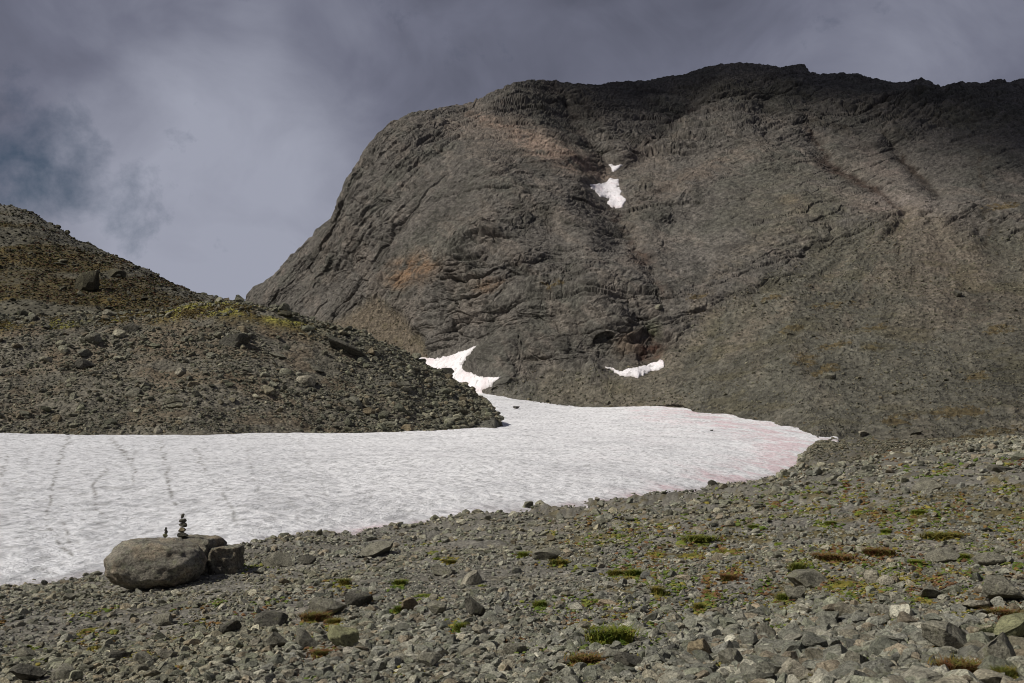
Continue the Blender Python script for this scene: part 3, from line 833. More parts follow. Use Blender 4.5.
def stone_params(P, r, rng, flat=(.45, .85)):
    n = len(P)
    S = np.stack([r * rng.uniform(.85, 1.35, n), r * rng.uniform(.7, 1.05, n), r * rng.uniform(*flat, n)], -1)
    R = rotmats(rng.uniform(0, 6.283, n), rng.normal(0, .28, n), rng.normal(0, .28, n))
    return S, R
def merged(name, P, r, S, R, C, subs, mat, label):
    """one mesh of very many little stones"""
    Vs, Fs, Cs = [], [], []; off = 0
    for sub in np.unique(subs):
        T = TEMPL[sub]; F0 = ICO[sub][1]
        idx = np.where(subs == sub)[0]
        var = RNG.integers(0, len(T), len(idx))
        for k in range(len(T)):
            ii = idx[var == k]
            if not len(ii): continue
            V = np.einsum('nij,vj,nj->nvi' if False else 'nij,nvj->nvi', R[ii], T[k][None] * S[ii][:, None, :]) + P[ii][:, None, :]
            nv = len(T[k])
            F = F0[None] + (np.arange(len(ii)) * nv)[:, None, None] + off
            Vs.append(V.reshape(-1, 3)); Fs.append(F.reshape(-1, 3)); Cs.append(np.repeat(C[ii], nv, 0)); off += len(ii) * nv
    me = mesh_from(name, np.concatenate(Vs), np.concatenate(Fs), mat, False, np.concatenate(Cs))
    o = obj(name, me); tag(o, label, kind='stuff'); return o

# landmark rocks: x, y (base), width px, height px, tone, surface, label
G_, M_, H_, T_ = 'ground', 'moraine', 'hill', 'mount'
LAND = [
 (337, 648, 37, 28, 'lichen', G_, 'pale angular slab with yellow green lichen, tilted face, right of the front dark rocks', 'lichened slab'),
 (359, 607, 27, 16, 'dark', G_, 'dark jagged rock just behind the pale lichened slab', 'dark jagged rock'),
 (325, 618, 36, 18, 'grey', G_, 'rounded grey rock beside a brown green tuft behind the lichened slab', 'rounded tuft side rock'),
 (280, 568, 34, 17, 'grey', G_, 'low grey rock at the snow edge right of the big boulders', 'low snow edge rock'),
 (306, 566, 17, 10, 'dark', G_, 'small dark wedge right of the low grey rock at the snow edge', 'dark snow edge wedge'),
 (375, 557, 34, 13, 'grey', G_, 'broad flat grey rock with dark front near the snow edge', 'broad flat rock'),
 (475, 618, 21, 19, 'dark', G_, 'upright dark block near the middle of the foreground, left of centre', 'upright dark block'),
 (437, 616, 22, 13, 'grey', G_, 'grey rock left of the upright dark block', 'block side rock'),
 (408, 612, 20, 14, 'warm', G_, 'brownish pale stone leaning right of the dark jagged rock', 'leaning brownish stone'),
 (229, 635, 21, 13, 'dark', G_, 'dark rock in the left foreground below the big boulders', 'lone dark rock'),
 (272, 627, 35, 13, 'dark', G_, 'long dark ledge of rock left of the brown green tuft', 'long dark ledge'),
 (275, 649, 29, 17, 'grey', G_, 'left one of two blocky grey rocks side by side before the dark ledge', 'left blocky twin'),
 (304, 650, 28, 18, 'grey', G_, 'right one of two blocky grey rocks side by side before the dark ledge', 'right blocky twin'),
 (254, 649, 13, 11, 'pale', G_, 'small pale stone touching the left blocky twin rock', 'small pale stone'),
 (348, 656, 15, 9, 'white', G_, 'white quartz like stone below the lichened slab', 'white stone'),
 (162, 627, 23, 12, 'grey', G_, 'flat grey rock in front of the big boulders', 'flat boulder front rock'),
 (165, 660, 22, 10, 'pale', G_, 'pale flat stone near the bottom edge left of centre', 'pale bottom flat stone'),
 (140, 666, 26, 13, 'grey', G_, 'grey block left of the pale flat stone at the bottom', 'bottom grey block'),
 (60, 680, 27, 15, 'grey', G_, 'grey rock cut by the bottom edge near the left corner', 'corner grey rock'),
 (28, 683, 36, 17, 'dark', G_, 'large dark rock in the bottom left corner', 'dark corner rock'),
 (25, 660, 21, 12, 'grey', G_, 'grey stone above the dark rock of the bottom left corner', 'upper corner stone'),
 (118, 662, 21, 11, 'dark', G_, 'dark flat rock left of the bottom grey block', 'dark bottom flat rock'),
 (67, 603, 17, 8, 'grey', G_, 'small flat stone left of the rounded brown boulder', 'boulder left stone'),
 (472, 586, 23, 13, 'pale', G_, 'pale pointed rock right of a small green tuft in mid foreground', 'pale pointed rock'),
 (440, 577, 27, 11, 'grey', G_, 'wide low grey rock below the snow edge in mid foreground', 'wide low rock'),
 (930, 492, 34, 14, 'grey', G_, 'large smooth rounded grey boulder alone on the right slope', 'lone smooth boulder'),
 (1002, 474, 26, 7, 'dark', G_, 'flat dark slab at the right edge above the smooth boulder', 'flat dark edge slab'),
 (839, 489, 22, 8, 'dark', G_, 'low dark wedge on the right slope left of the smooth boulder', 'low dark wedge'),
 (547, 561, 27, 12, 'grey', G_, 'rounded grey rock between two small tufts in the centre', 'centre rounded rock'),
 (607, 607, 21, 6, 'warmpale', G_, 'flat pinkish pale stone right of a bright moss cushion', 'pinkish flat stone'),
 (754, 612, 25, 7, 'warmpale', G_, 'flat cream coloured stone in the right foreground', 'cream flat stone'),
 (627, 670, 30, 20, 'dark', G_, 'dark angular rock right of the largest grass clump', 'dark clump side rock'),
 (702, 659, 25, 22, 'warm', G_, 'upright pointed stone near the bottom right of centre', 'upright pointed stone'),
 (795, 683, 32, 22, 'pale', G_, 'large pale rock at the bottom edge right of centre', 'large pale bottom rock'),
 (873, 587, 15, 15, 'pale', G_, 'left one of two round pale stones side by side on the right', 'left pale twin'),
 (887, 587, 15, 11, 'pale', G_, 'right one of two round pale stones side by side on the right', 'right pale twin'),
 (809, 589, 36, 17, 'grey', G_, 'big grey rock beside a bright green tuft, right foreground', 'tuft side grey rock'),
 (797, 601, 21, 14, 'grey', G_, 'grey stone in front of the big grey rock by the bright tuft', 'front grey stone'),
 (1003, 603, 44, 25, 'grey', G_, 'broad grey rock at the right edge above a brown plant patch', 'broad edge rock'),
 (1000, 671, 38, 34, 'grey', G_, 'largest rounded grey rock low in the bottom right corner', 'big corner boulder'),
 (1014, 640, 44, 22, 'lichen', G_, 'grey rock spotted with pale green lichen behind the corner boulder', 'lichen spotted rock'),
 (950, 652, 54, 28, 'grey', G_, 'wide weathered grey slab left of the corner boulder', 'wide weathered slab'),
 (912, 652, 16, 12, 'pale', G_, 'pale pinkish stone left of the wide weathered slab', 'pale pinkish stone'),
 (947, 564, 32, 14, 'grey', G_, 'grey flat topped rock on the right slope below the smooth boulder', 'flat topped rock'),
 (990, 567, 32, 13, 'grey', G_, 'grey rock at the right edge beside the flat topped rock', 'edge grey rock'),
 (980, 611, 34, 9, 'pale', G_, 'thin pale slab lying flat before the broad edge rock', 'thin pale slab'),
 (930, 600, 28, 13, 'grey', G_, 'grey stone beside a tiny yellow plant patch', 'yellow patch stone'),
 (764, 640, 22, 15, 'grey', G_, 'blocky grey stone below the cream flat stone', 'blocky cream side stone'),
 (730, 668, 26, 16, 'grey', G_, 'grey blocky rock right of the upright pointed stone', 'blocky pointed side rock'),
 (860, 672, 28, 18, 'grey', G_, 'grey angular rock near the bottom edge right of the large pale rock', 'angular bottom rock'),
 (516, 655, 24, 13, 'grey', G_, 'flat grey rock low in the centre of the foreground', 'low centre rock'),
 (430, 668, 26, 13, 'grey', G_, 'grey slab near the bottom edge left of centre', 'bottom slab'),
 (87, 291, 28, 19, 'mossdark', H_, 'large dark mossy boulder on the brown hillside at left', 'mossy hillside boulder'),
 (116, 278, 19, 9, 'mossdark', H_, 'dark flat boulder right of the mossy one on the hillside', 'flat hillside boulder'),
 (57, 229, 6, 4, 'mossdark', H_, 'small dark rock standing on the hillside skyline', 'skyline rock'),
 (50, 226, 5, 3, 'mossdark', H_, 'tiny flat rock left of the one on the hillside skyline', 'flat skyline rock'),
 (155, 277, 4, 3, 'mossdark', H_, 'tiny rock on the lower part of the hillside skyline', 'lower skyline rock'),
 (234, 347, 28, 16, 'dark', M_, 'large rounded dark boulder near the top of the moraine', 'rounded moraine boulder'),
 (131, 334, 17, 10, 'dark', M_, 'dark boulder below the yellow moss on the moraine', 'dark moraine boulder'),
 (85, 370, 19, 11, 'dark', M_, 'dark block in the middle of the bare moraine face', 'dark moraine block'),
 (181, 377, 13, 9, 'pale', M_, 'pale stone alone on the middle of the moraine', 'pale moraine stone'),
 (90, 344, 19, 10, 'grey', M_, 'grey slab high on the left moraine face', 'high grey slab'),
 (110, 318, 17, 8, 'grey', M_, 'grey boulder on the mossy moraine rim', 'rim boulder'),
 (157, 435, 11, 7, 'pale', M_, 'pale stone at the moraine foot touching the snow', 'foot stone'),
 (133, 398, 16, 9, 'grey', M_, 'grey rock low on the moraine above the snow', 'low moraine rock'),
 (345, 353, 40, 19, 'dark', M_, 'long dark slab tilted down to the right on the moraine crest', 'long tilted slab'),
 (278, 359, 17, 10, 'grey', M_, 'grey boulder left of the long tilted moraine slab', 'slab left boulder'),
 (307, 386, 21, 11, 'pale', M_, 'pale flat boulder in the middle of the right moraine face', 'pale flat moraine boulder'),
 (368, 416, 13, 9, 'warm', M_, 'brownish stone low on the right moraine face', 'brownish moraine stone'),
 (408, 434, 15, 9, 'warm', M_, 'brownish boulder at the moraine foot on the snow edge', 'brownish foot boulder'),
 (446, 377, 15, 11, 'dark', M_, 'dark block standing on the moraine crest before the snow tongue', 'crest block'),
 (316, 372, 16, 8, 'grey', M_, 'flat grey boulder below the long tilted slab', 'below slab boulder'),
 (402, 390, 15, 9, 'grey', M_, 'grey boulder high on the right moraine shoulder', 'shoulder boulder'),
 (285, 318, 24, 8, 'mossdark', M_, 'dark rock ledge in the yellow moss of the moraine crest', 'moss ledge rock'),
 (829, 378, 13, 6, 'grey', T_, 'grey boulder in the middle of the right scree slope', 'mid scree boulder'),
 (959, 299, 9, 6, 'dark', T_, 'dark boulder high on the right scree slope', 'high scree boulder'),
 (918, 437, 13, 6, 'dark', T_, 'dark rock at the foot of the right scree slope', 'scree foot rock'),
 (863, 438, 12, 6, 'pale', T_, 'pale rock on the scree right of the snow end', 'snow end rock'),
 (660, 319, 10, 6, 'grey', T_, 'grey block perched above the reddish alcove', 'perched block'),
]
TONES_ = {'grey': (.185, .18, .16), 'dark': (.095, .092, .085), 'pale': (.28, .265, .235), 'white': (.46, .44, .41), 'warm': (.22, .185, .135), 'warmpale': (.40, .33, .26), 'lichen': (.22, .225, .145), 'mossdark': (.075, .07, .052)}

TONES = {k_: tuple(np.array(v_) * [1.1, 1.07, .93]) for k_, v_ in TONES_.items()}
xg = np.linspace(-150, 1180, 1331); sg = np.linspace(0, 1.0, 400)
def solve_s(fn, x, y, s0, s1):
    """parameter on a surface whose point is seen at elevation y"""
    s = np.linspace(s0, s1, 400)
    P = fn(np.full(400, float(x)), s)
    py = proj(P)[1]
    i = int(np.argmin(np.abs(py - y)))
    return P[i]
def surf_point(kind, x, y):
    if kind == G_: return solve_s(ground, x, y, 0, 1)
    if kind == M_: return solve_s(moraine, x, y, 1, 3)
    if kind == H_: return solve_s(hill, x, y, 0, 2)
    return mount_lookup(np.array([float(x)]), np.array([float(y)]))[0]

def add_rock(name, P, S, R, colr, mat, label, cat='rock', group=None, sub=3, seed=0, cuts=9, rough=.06, dmin=.42, dmax=.8):
    rng = np.random.default_rng(seed)
    v, f = rock_shape(sub, rng, cuts, rough, dmin, dmax)
    v = (R @ (v * S).T).T
    c = np.empty(v.shape); c[:] = colr
    zmin = v[:, 2].min(); v = v - [0, 0, zmin]
    me = mesh_from(name, v, f, mat, False, c)
    o = obj(name, me, loc=np.asarray(P) + [0, 0, zmin])
    tag(o, label, cat, group)
    return o

used_px = []
land_px = []
for k, (x, y, w, h, tone, kind, label, short) in enumerate(LAND):
    P = surf_point(kind, x, y - 1.5)
    D = P[1]; px = D / FPX
    hw, hh = w * px * .55, h * px * .62
    if kind == T_: P = P + [0, 0, hh * .2]
    rng = np.random.default_rng(900 + k)
    tilt = -.45 if 'tilted' in label and kind == M_ else rng.normal(0, .12)
    R = rotmats(np.array([rng.uniform(-.5, .5)]), np.array([rng.normal(0, .12)]), np.array([tilt]))[0]
    if kind == M_ and 'tilted' in label: R = rotmats(np.array([0.]), np.array([0.]), np.array([.42]))[0]; hh *= .6
    S = np.array([hw, max(hw * .75, hh * .8), hh])
    C = P + np.array([0, hw * .3, hh * .55])
    add_rock('rock', C, S, R, np.array(TONES[tone]), M_STONE if kind == G_ else M_STONE_FAR, label, seed=900 + k, sub=4 if w > 24 and kind == G_ else 3, rough=.07, cuts=14)
    used_px.append((x, y - h / 2, w / 2, h / 2)); land_px.append((x, y - h / 2, short))

# dark stone lying out on the snow
i = solve_s(lambda x, s: snow_base(x, s), 516, 408.5, 1, 4)
add_rock('rock', i + [0, 0, .25], np.array([.9, .6, .45]), np.eye(3), np.array((.08, .075, .07)), M_STONE_FAR, 'small dark rock lying alone on the snow beyond the moraine tip', seed=77)
i = solve_s(lambda x, s: snow_base(x, s), 712, 431.5, 1, 4)
add_rock('rock', i + [0, 0, .1], np.array([.32, .3, .2]), np.eye(3), np.array((.06, .06, .055)), M_STONE_FAR, 'tiny dark stone on the snow near its pinkish right end', seed=78)

# ------------------------------------------------------------------ the big boulders and the cairns
def boulder(name, x, y, w, h, depth, label, seed, planes, colr, power=2.6, extra=0, rotz=0, sink=.08):
    P = surf_point(G_, x, y)
    px = P[1] / FPX
    v, f = ICO[5]; v = v.copy()
    # superellipsoid start
    r = (np.abs(v) ** power).sum(1) ** (-1 / power); v = v * r[:, None]
    for n, d in planes:
        n = np.array(n, float); n /= np.linalg.norm(n)
        e = v @ n - d; v -= np.where(e > 0, e, 0)[:, None] * n * .93
    v = v + v * (fbm(v, .8, 4, .6, off=seed) * .08 + ridged(v, .5, 3, off=seed) * .02 - np.exp(-(fbm(v, .9, 3, off=seed + 9) / .05) ** 2) * .035)[:, None]
    hw, hh = w * px / 2, h * px / 2
    v = v * [hw, depth, hh]
    c_, s_ = math.cos(rotz), math.sin(rotz)
    v = v @ np.array([[c_, s_, 0], [-s_, c_, 0], [0, 0, 1]])
    v += (v / np.linalg.norm(v, axis=1)[:, None]) * (fbm(v, .12, 4, .6, off=seed) * .02)[:, None]
    c = np.empty(v.shape); c[:] = colr
    c = mixc(c, np.array(colr) * [1.25, 1.1, .95], sstep(-.1, .4, fbm(v, .35, 4, off=seed + 3)) * .6)
    c = mixc(c, (.12, .12, .105), sstep(0, .45, fbm(v, .25, 4, off=seed + 5)) * .5)
    c = mixc(c, (.30, .30, .22), sstep(.28, .42, fbm(v, .09, 4, .6, off=seed + 15)) * .5)
    c = mixc(c, (.07, .065, .055), np.exp(-(fbm(v * [1, 1, 1.6], .55, 4, .6, off=seed + 25) / .018) ** 2) * .6)
    zmin = v[:, 2].min(); v[:, 2] -= zmin
    k_ = (P[1] + depth * .8) / P[1]
    ctr = np.array([P[0] * k_, P[1] * k_, P[2] - sink])
    me = mesh_from(name, v, f, M_BOULDER, True, c)
    o = obj(name, me, loc=ctr); tag(o, label, 'boulder')
    wv = v + ctr
    return o, wv
b1, v1 = boulder('boulder', 154, 591, 96, 51, .6, 'large rounded brown boulder at the snow edge, the front one', 3,
                 [((-.6, -.5, .75), .97), ((.1, -1, .25), .82), ((0, 0, 1), .93), ((.5, -.2, .9), .93)], (.24, .22, .178), 2.25, rotz=-.05)
b2, v2 = boulder('boulder', 192, 577, 64, 41.5, .5, 'brown boulder with dark right side, half hidden behind the rounded front one', 8,
                 [((-.45, -.9, .5), .72), ((.9, -.45, .0), .80), ((0, 0, 1), .9), ((-.6, 0, .9), .95)], (.23, .205, .16), 3.2, rotz=.2)
b3, v3 = boulder('boulder', 226, 575, 32, 31, .35, 'low flat topped dark block at the right end of the boulders', 13,
                 [((.2, -1, .1), .75), ((0, 0, 1), .8), ((1, -.3, .05), .85)], (.18, .165, .13), 4.5, rotz=.18)
def top_at(v, X, Y, r=.08):
    d = np.hypot(v[:, 0] - X, v[:, 1] - Y)
    return v[d < r][:, 2].max()
def cairn(x, body, ydir, stones, label, seed):
    """stones: (width px, height px, sideways shift px, tone) from the bottom up"""
    Yc = body[:, 1].mean() + ydir
    X = float(U(x, 540, Yc)[0])
    px = Yc / FPX
    z = top_at(body, X, Yc) - .012
    root = bpy.data.objects.new('cairn', None); COL.objects.link(root); root.empty_display_size = .1
    root.location = (float(X), float(Yc), float(z)); tag(root, label, 'cairn', 'cairns built on the boulders')
    zz = 0
    for k, (w, h, sh, tone) in enumerate(stones):
        rng = np.random.default_rng(seed + k)
        v, f = rock_shape(3, rng, 9, .08)
        S = np.array([w * px / 2, w * px / 2 * .8, h * px / 2 * 1.02])
        R = rotmats(np.array([rng.uniform(-.4, .4)]), np.array([rng.normal(0, .08)]), np.array([rng.normal(0, .12)]))[0]
        v = (R @ (v * S).T).T
        v[:, 2] -= v[:, 2].min()
        c = np.empty(v.shape); c[:] = TONES[tone]
        c *= .8
        me = mesh_from('stone', v, f, M_STONE, False, c)
        o = obj('stone', me, root, (sh * px, 0, zz))
        zz += (v[:, 2].max()) - .006
    return root
cairn(182.5, v2, -.18, [(12, 5.5, 0, 'dark'), (8.5, 5, -.7, 'warm'), (9.5, 4.5, .2, 'dark'), (8.5, 4.5, -.6, 'grey'), (3.8, 5.5, -.4, 'dark')], 'taller cairn, five dark stones stacked on the boulder behind', 300)
cairn(165.5, v1, .15, [(5.5, 4.5, -.6, 'lichen'), (3.6, 3, .5, 'dark'), (3.2, 2.6, 0, 'dark'), (2.6, 2, .2, 'dark')], 'smaller cairn of tiny stacked stones on the rounded front boulder', 340)

print('T', 'plants', round(time.time() - T0, 1))
# ------------------------------------------------------------------ plants
def tuft_mesh(kind, seed, flat=False):
    """unit tuft: radius 1, blades about .8 high, on a low lumpy cushion"""
    rng = np.random.default_rng(seed)
    n = 620 if not flat else 260
    V, F = [], []
    lob = rng.uniform(-.6, .6, (4, 2)) * [1, .6]
    for k in range(n):
        c0 = lob[rng.integers(0, 4)] + rng.normal(0, .22, 2)
        L = rng.uniform(.25, .7) * (.35 if flat else 1)
        d = rng.normal(0, 1, 2); d /= np.linalg.norm(d) + 1e-6
        lean = rng.uniform(.3, 1.4); wd = rng.uniform(.012, .028)
        sd = np.array([-d[1], d[0]]) * wd
        p0 = np.array([*c0, 0]); p1 = np.array([*(c0 + d * lean * L * .35), L * .65]); p2 = np.array([*(c0 + d * lean * L), L * .95])
        s3 = np.array([*sd, 0]); b = len(V)
        V += [p0 - s3, p0 + s3, p1 + s3 * .8, p1 - s3 * .8, p2 + s3 * .1, p2 - s3 * .1]
        F += [(b, b + 1, b + 2, b + 3), (b + 3, b + 2, b + 4, b + 5)]
    V = np.array(V); F = np.array(F)
    # cushion
    g = np.linspace(-1.15, 1.15, 26); X, Y = np.meshgrid(g, g)
    z = X * 0
    for cx, cy in lob: z = np.maximum(z, .34 * np.exp(-(((X - cx) ** 2 + (Y - cy) ** 2) / .16)))
    z = z - .08 - 1.1 * np.clip(np.hypot(X, Y) + .45 * fbm(np.stack([X, Y, X * 0 + seed * 1.7], -1), .5, 3) - .42, 0, 1)
    Pc = np.stack([X, Y, z + fbm(np.stack([X, Y, X * 0 + seed], -1), .3, 3) * .09], -1)
    b = len(V); V = np.concatenate([V, Pc.reshape(-1, 3)]); F = np.concatenate([F, grid_faces(26, 26) + b])
    return mesh_from('grass_tuft', V, F, M_PLANT[kind], False)
TUFT = {(k, v, fl): tuft_mesh(k, 50 + 7 * v + len(k), fl) for k in M_PLANT for v in range(2) for fl in (False, True)}
# x, y, width px, height px, kind, low cushion?, words
TUFTS = [
 (341, 586, 17, 11, 'olive', 0, 'round green tuft right of the dark snow edge wedge'),
 (398, 586, 14, 9, 'green', 0, 'small green tuft under the broad flat rock'),
 (434, 561, 12, 5, 'bright', 1, 'little bright tuft just below the snow edge, left of centre'),
 (422, 597, 22, 5, 'bright', 1, 'thin bright moss strip above the leaning brownish stone'),
 (309, 624, 29, 14, 'rust', 0, 'brown green tuft beside the rounded rock'),
 (332, 626, 16, 9, 'olive', 0, 'olive tuft squeezed behind the lichened slab'),
 (457, 633, 14, 12, 'green', 0, 'round green tuft in front of the upright dark block'),
 (317, 659, 25, 9, 'rust', 0, 'rusty tuft at the foot of the right blocky twin'),
 (86, 634, 22, 8, 'olive', 1, 'faint olive moss in the left foreground'),
 (88, 652, 14, 7, 'olive', 1, 'small olive moss spot lower left'),
 (180, 672, 9, 7, 'yellow', 0, 'tiny yellow plant near the bottom left'),
 (395, 614, 12, 10, 'green', 0, 'dark green tuft beside the leaning brownish stone'),
 (450, 565, 11, 7, 'olive', 0, 'olive tuft below the snow edge, left of centre'),
 (480, 587, 13, 4, 'bright', 1, 'flat bright moss beside the pale pointed rock'),
 (521, 558, 17, 9, 'green', 0, 'green tuft left of the centre rounded rock'),
 (558, 566, 19, 9, 'olive', 0, 'olive tuft right of the centre rounded rock'),
 (540, 609, 15, 11, 'green', 0, 'small green tuft alone in the centre foreground'),
 (592, 604, 21, 6, 'bright', 1, 'bright moss cushion against the pinkish flat stone'),
 (616, 577, 16, 10, 'olive', 0, 'olive left half of a double tuft right of centre'),
 (634, 578, 18, 12, 'green', 0, 'green right half of a double tuft right of centre'),
 (659, 598, 15, 15, 'olive', 0, 'tall olive tuft with rusty foot right of the double tuft'),
 (699, 612, 13, 11, 'olive', 0, 'round olive tuft left of the cream flat stone'),
 (732, 582, 15, 11, 'rust', 0, 'rusty green tuft in the middle of the right foreground'),
 (714, 596, 20, 6, 'rust', 1, 'low rusty moss below the rusty green tuft'),
 (727, 554, 32, 7, 'olive', 1, 'wide olive moss streak right of centre'),
 (696, 541, 32, 10, 'bright', 0, 'bright green wide tuft nearest the snow on the right'),
 (692, 558, 28, 6, 'olive', 1, 'olive moss left of the wide olive streak'),
 (655, 556, 24, 6, 'olive', 1, 'small olive moss streak below the snow, right of centre'),
 (804, 496, 26, 8, 'green', 0, 'dark green patch just below the snow end'),
 (832, 525, 13, 6, 'green', 0, 'small green tuft on the right slope below the low dark wedge'),
 (754, 529, 12, 6, 'green', 0, 'tiny green tuft on the upper right slope'),
 (779, 545, 14, 5, 'green', 1, 'tiny moss spot left of the red green patches'),
 (886, 556, 32, 12, 'rust', 0, 'red and green patch on the right slope, upper one'),
 (842, 562, 38, 11, 'rust', 0, 'widest red green patch on the right slope'),
 (803, 572, 19, 14, 'bright', 0, 'bright green tuft behind the big grey rock'),
 (845, 587, 32, 8, 'olive', 1, 'olive moss below the widest red green patch'),
 (784, 602, 19, 12, 'bright', 0, 'bright tuft left of the front grey stone'),
 (944, 540, 42, 10, 'olive', 0, 'long yellowish green patch high on the right slope'),
 (964, 561, 19, 10, 'green', 0, 'green tuft between the flat topped and edge rocks'),
 (919, 566, 16, 8, 'green', 0, 'green tuft left of the flat topped rock'),
 (887, 534, 14, 7, 'green', 0, 'small green tuft left of the long yellowish patch'),
 (610, 646, 46, 26, 'green', 0, 'largest green grass clump, bottom right of centre'),
 (585, 668, 34, 14, 'rust', 0, 'rusty clump in front of the largest green clump'),
 (1004, 640, 26, 18, 'pale', 0, 'pale green plant beside the lichen spotted rock'),
 (965, 679, 52, 20, 'rust', 0, 'brown plant patch left of the corner boulder'),
 (1014, 683, 30, 16, 'olive', 0, 'olive plants cut by the bottom right corner'),
 (1014, 620, 32, 14, 'rust', 0, 'brown plant patch under the broad edge rock'),
 (927, 602, 12, 5, 'yellow', 1, 'tiny yellow plant patch by a grey stone'),
 (832, 683, 30, 9, 'rust', 1, 'rusty moss at the bottom edge right of the pale rock'),
 (777, 505, 14, 5, 'rust', 1, 'small rusty moss spot left of the dark green patch'),
 (862, 515, 12, 5, 'green', 1, 'tiny green spot below the lone smooth boulder, left'),
 (920, 515, 14, 8, 'green', 0, 'green tuft straight below the lone smooth boulder'),
]
for x, y, w, h, kind, fl, label in TUFTS:
    P = surf_point(G_, x, y)
    px = P[1] / FPX
    me = TUFT[(kind, int(x) % 2, bool(fl))]
    o = obj('moss_patch' if fl else 'grass_tuft', me, loc=P + [0, .1, h * px * .10])
    sx = w * px * .64
    o.scale = (sx, max(sx * .8, h * px * .9) * (1.6 if fl else 1.2), h * px * (.8 if not fl else 1.3))
    o.rotation_euler = (0, 0, random.uniform(-.5, .5))
    tag(o, label, 'moss' if fl else 'grass tuft', 'moss and low plants among the stones' if fl else 'grass tufts among the stones')
    land_px.append((x, y - h / 2, None))

def near_boulders(x, y):
    return ((x > 100) & (x < 243) & (y > 541) & (y < 592))

print('T', 'scattered stones', round(time.time() - T0, 1))
# ------------------------------------------------------------------ scattered stones
N = 126000
rng = np.random.default_rng(21)
x = rng.uniform(-140, 1170, N); s = rng.uniform(0.0, 1.03, N) ** .92
x[:16000] = np.where(rng.random(16000) < .5, rng.uniform(-700, -140, 16000), rng.uniform(1170, 2100, 16000))
s[-9000:] = 1.0 - .07 * rng.random(9000) ** 1.5; x[-9000:] = rng.uniform(770, 1170, 9000)
s[-14000:-9000] = 1.0 - .012 * rng.random(5000) ** 2; x[-14000:-9000] = rng.uniform(792, 845, 5000)
P = ground(x, s)
px_, py_ = proj(P)
pxm = P[:, 1] / FPX                                     # metres per pixel there
u = rng.random(N)
r_px = 1.2 * (u + .002) ** (-.33)                        # heavy tail
clus = fbm(P, 2.6, 3, off=40) + fbm(P, 9, 2, off=50)
k = 1 + .35 * np.clip(clus, -1, 1.2)
near = sstep(560, 683, py_)
rad = r_px * k * (1 + .75 * near) * pxm
big = sstep(560, 760, px_) * sstep(585, 640, py_)
rad *= 1 + .45 * big
rad = np.clip(rad, .008, .07 + .035 * big + .3 * sstep(9, 60, P[:, 1]))
wild = (px_ > 803) & (py_ < 470 - (px_ - 800) * .17) & (px_ < 1190)
rad = np.where(wild, np.minimum(rad, 1.7 * pxm) * .85, rad)
S, R = stone_params(P, rad, rng)
bare = (clus < -.55) & (rad / pxm < 3) & (rng.random(N) < .7)
keep = ~bare
rp = rad / pxm
for (lx, ly, lw, lh) in used_px:
    keep &= ~((np.abs(px_ - lx) < lw * .9) & (np.abs(py_ - ly - lh * .3) < lh * .9) & (rp > 2.5))
for (tx, ty, tw, th, *_r) in TUFTS:
    keep &= ~((np.abs(px_ - tx) < tw * .55) & (py_ > ty - th * .7) & (py_ < ty + 3) & (rp > 1.8))
keep &= ~((near_boulders(px_, py_)) & (rp > 2))
keep &= ~((px_ > 90) & (px_ < 250) & (py_ > 590) & (py_ < 610) & (rp > 6))
P, rad, S, R, px_, py_, rp = P[keep], rad[keep], S[keep], R[keep], px_[keep], py_[keep], rp[keep]
P[:, 2] += S[:, 2] * .35
C = stone_cols(len(P), rng, 1.34)
C *= (1 - .18 * sstep(560, 480, py_))[:, None]
warm = sstep(-.2, .5, fbm(P, 5, 2, off=60))[:, None]
C = C * (1 - warm * (1 - np.array([1.02, 1.0, .92])))
C = C * np.where(((px_ > 803) & (py_ < 470 - (px_ - 800) * .17) & (px_ < 1190))[:, None], np.array([.68, .66, .62]), 1.0)

# moraine stones
N2 = 30000
rng2 = np.random.default_rng(22)
x2 = rng2.uniform(-120, 500, N2); s2 = rng2.uniform(.97, 3.05, N2)
P2 = moraine(x2, s2); m2 = P2[:, 1] / FPX
clus2 = fbm(P2, 12, 3, off=70)
bulge = sstep(250, 420, x2)
rp2 = np.clip(.8 * (rng2.random(N2) + .002) ** (-.36) * (1 + .3 * clus2) * (1 + .15 * bulge), .6, 7.0)
rad2 = rp2 * m2
kp = ((clus2 > -.3) | (rng2.random(N2) < .35) | (bulge > .5))
x2, P2, rad2, rp2 = x2[kp], P2[kp], rad2[kp], rp2[kp]
S2, R2 = stone_params(P2, rad2, rng2); P2[:, 2] += S2[:, 2] * .3
C2 = stone_cols(len(P2), rng2, 1.02) * [1, .98, .9]
# hillside stones
N3 = 14000
x3 = rng2.uniform(-120, 250, N3); s3 = rng2.uniform(.0, 2.06, N3)
P3 = hill(x3, s3); m3 = P3[:, 1] / FPX
rp3 = np.clip(.75 * (rng2.random(N3) + .003) ** (-.30), .6, 4.5)
kp = (fbm(P3, 20, 3, off=80) > -.12) | (rng2.random(N3) < .5)
P3, rp3, m3 = P3[kp], rp3[kp], m3[kp]
rp3 = rp3 * (1 + .2 * sstep(290, 315, proj(P3)[1]))
S3, R3 = stone_params(P3, rp3 * m3, rng2); P3[:, 2] += S3[:, 2] * .25
C3 = stone_cols(len(P3), rng2, .5) * [1, .96, .84]
